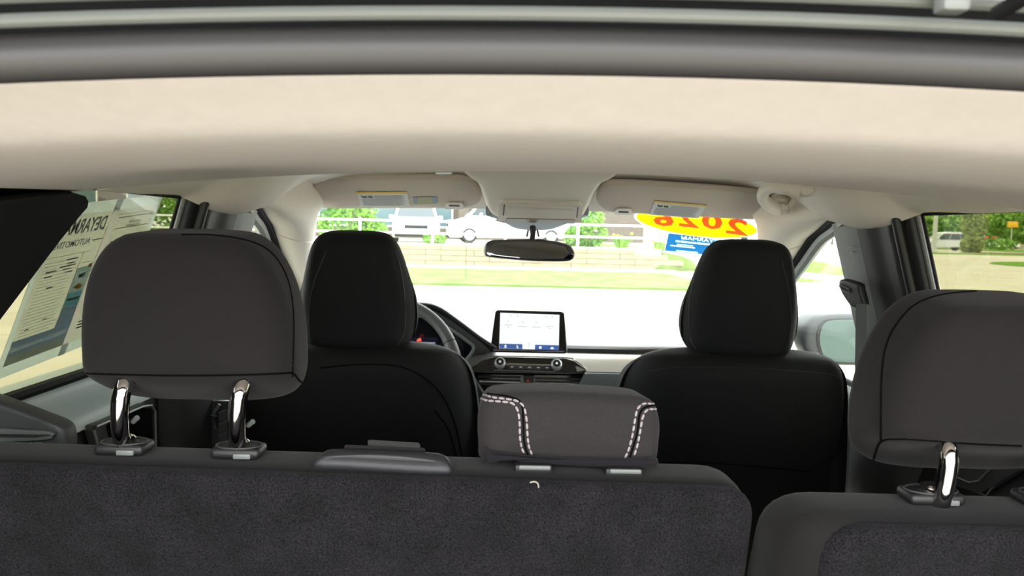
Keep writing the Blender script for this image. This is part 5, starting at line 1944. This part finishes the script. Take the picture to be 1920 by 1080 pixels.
mvf = pillow(catmull(mo, 4), .088, .020, pmh.fr(), bf=.004, seg=6, deform=dmid)
mh = mk('middle_headrest', mvf, M_MIDFAB, RB, label='low grey middle headrest with pale double stitching', angle=70)
S = [[(906, 740), (925, 745), (950, 748), (970, 752), (982, 763), (987, 785), (989, 815), (992, 838), (1000, 858)],
     [(901, 747), (915, 751), (940, 753), (960, 756), (970, 768), (974, 790), (975, 820), (979, 842), (986, 855)],
     [(1240, 754), (1225, 757), (1207, 757), (1196, 766), (1191, 785), (1186, 815), (1179, 842), (1171, 860)],
     [(1243, 767), (1228, 767), (1213, 769), (1205, 783), (1200, 810), (1195, 835), (1186, 862)]]
for q in S:
    dashes('stitching', mvf, q, .0012, .0056, .0016, M_THREAD, mh)
seam('seam', mvf, [(914, 738), (955, 744), (977, 756), (981, 790), (983, 830), (992, 858)], .0010, M_SEAM, mh)
seam('seam', mvf, [(1242, 760), (1215, 762), (1200, 775), (1194, 815), (1180, 860)], .0010, M_SEAM, mh)
pmh2 = pxplane(900, 870, .732, 1240, 876, .732, 1070, 730, .727)
panel('lower_hem', pmh2, [(910, 842), (922, 846), (960, 851), (1000, 858), (1080, 860), (1170, 861), (1228, 860), (1230, 874), (1180, 878), (1070, 873), (990, 868), (950, 862), (912, 868)], .04, M_UNDERFAB, mh, r=.004, n=3, off=-.0025)
for x, y in ((1000, 873), (1169, 880)):
    c = P(x, y, .726)
    mk('post_guide', box(c + (0, .008, -.003), (.036, .026, .010), .003), M_BLACK, RB)
    mk('guide_lip', box(c + (.001, -.006, .000), (.030, .004, .0042), .0012), M_FLANGE, RB)
    mk('post', sweep([c + (0, .020, .018), c + (0, .020, -.01)], .006, 10), M_CHROME, mh)

# ---- belt guide lid on top of the wide seat back
pbl = pxplane(590, 870, .712, 845, 880, .712, 715, 832, .735)
bl_ = panel('belt_outlet_cover', pbl, [(588, 868), (592, 853), (604, 840), (625, 834), (700, 835), (800, 840), (832, 844), (845, 857), (846, 879), (800, 881), (716, 876), (650, 872)], .045, M_LIDGREY, RB, r=.010, n=4, bf=.003)
panel('outlet_slot', pbl, [(648, 835), (795, 841), (798, 845.5), (645, 840)], .004, M_BLACK, bl_, smooth=False, off=-.0010)
panel('lid_flap', pbl, [(690, 829.5), (696, 828.5), (785, 834), (788, 838), (788, 841), (690, 836)], .030, M_DGREY, bl_, rad=.001, off=-.003)

# lint thread lying on the carpet
lp_ = seam_pts(BVHTree.FromPolygons([Vector(rfr[0] + rfr[1] * a + rfr[2] * b - rfr[3] * .0045) for a in (-.5, .5) for b in (.05, -.55)], [[0, 1, 3, 2]]), [(994, 905), (1001, 903), (1008, 906), (1010, 914)], 5, .0005)
mk('lint_thread', sweep(lp_, .0007, 6), mat('lint', (.30, .27, .22), .9), label='curled pale lint thread stuck to the seatback carpet', cat='thread')
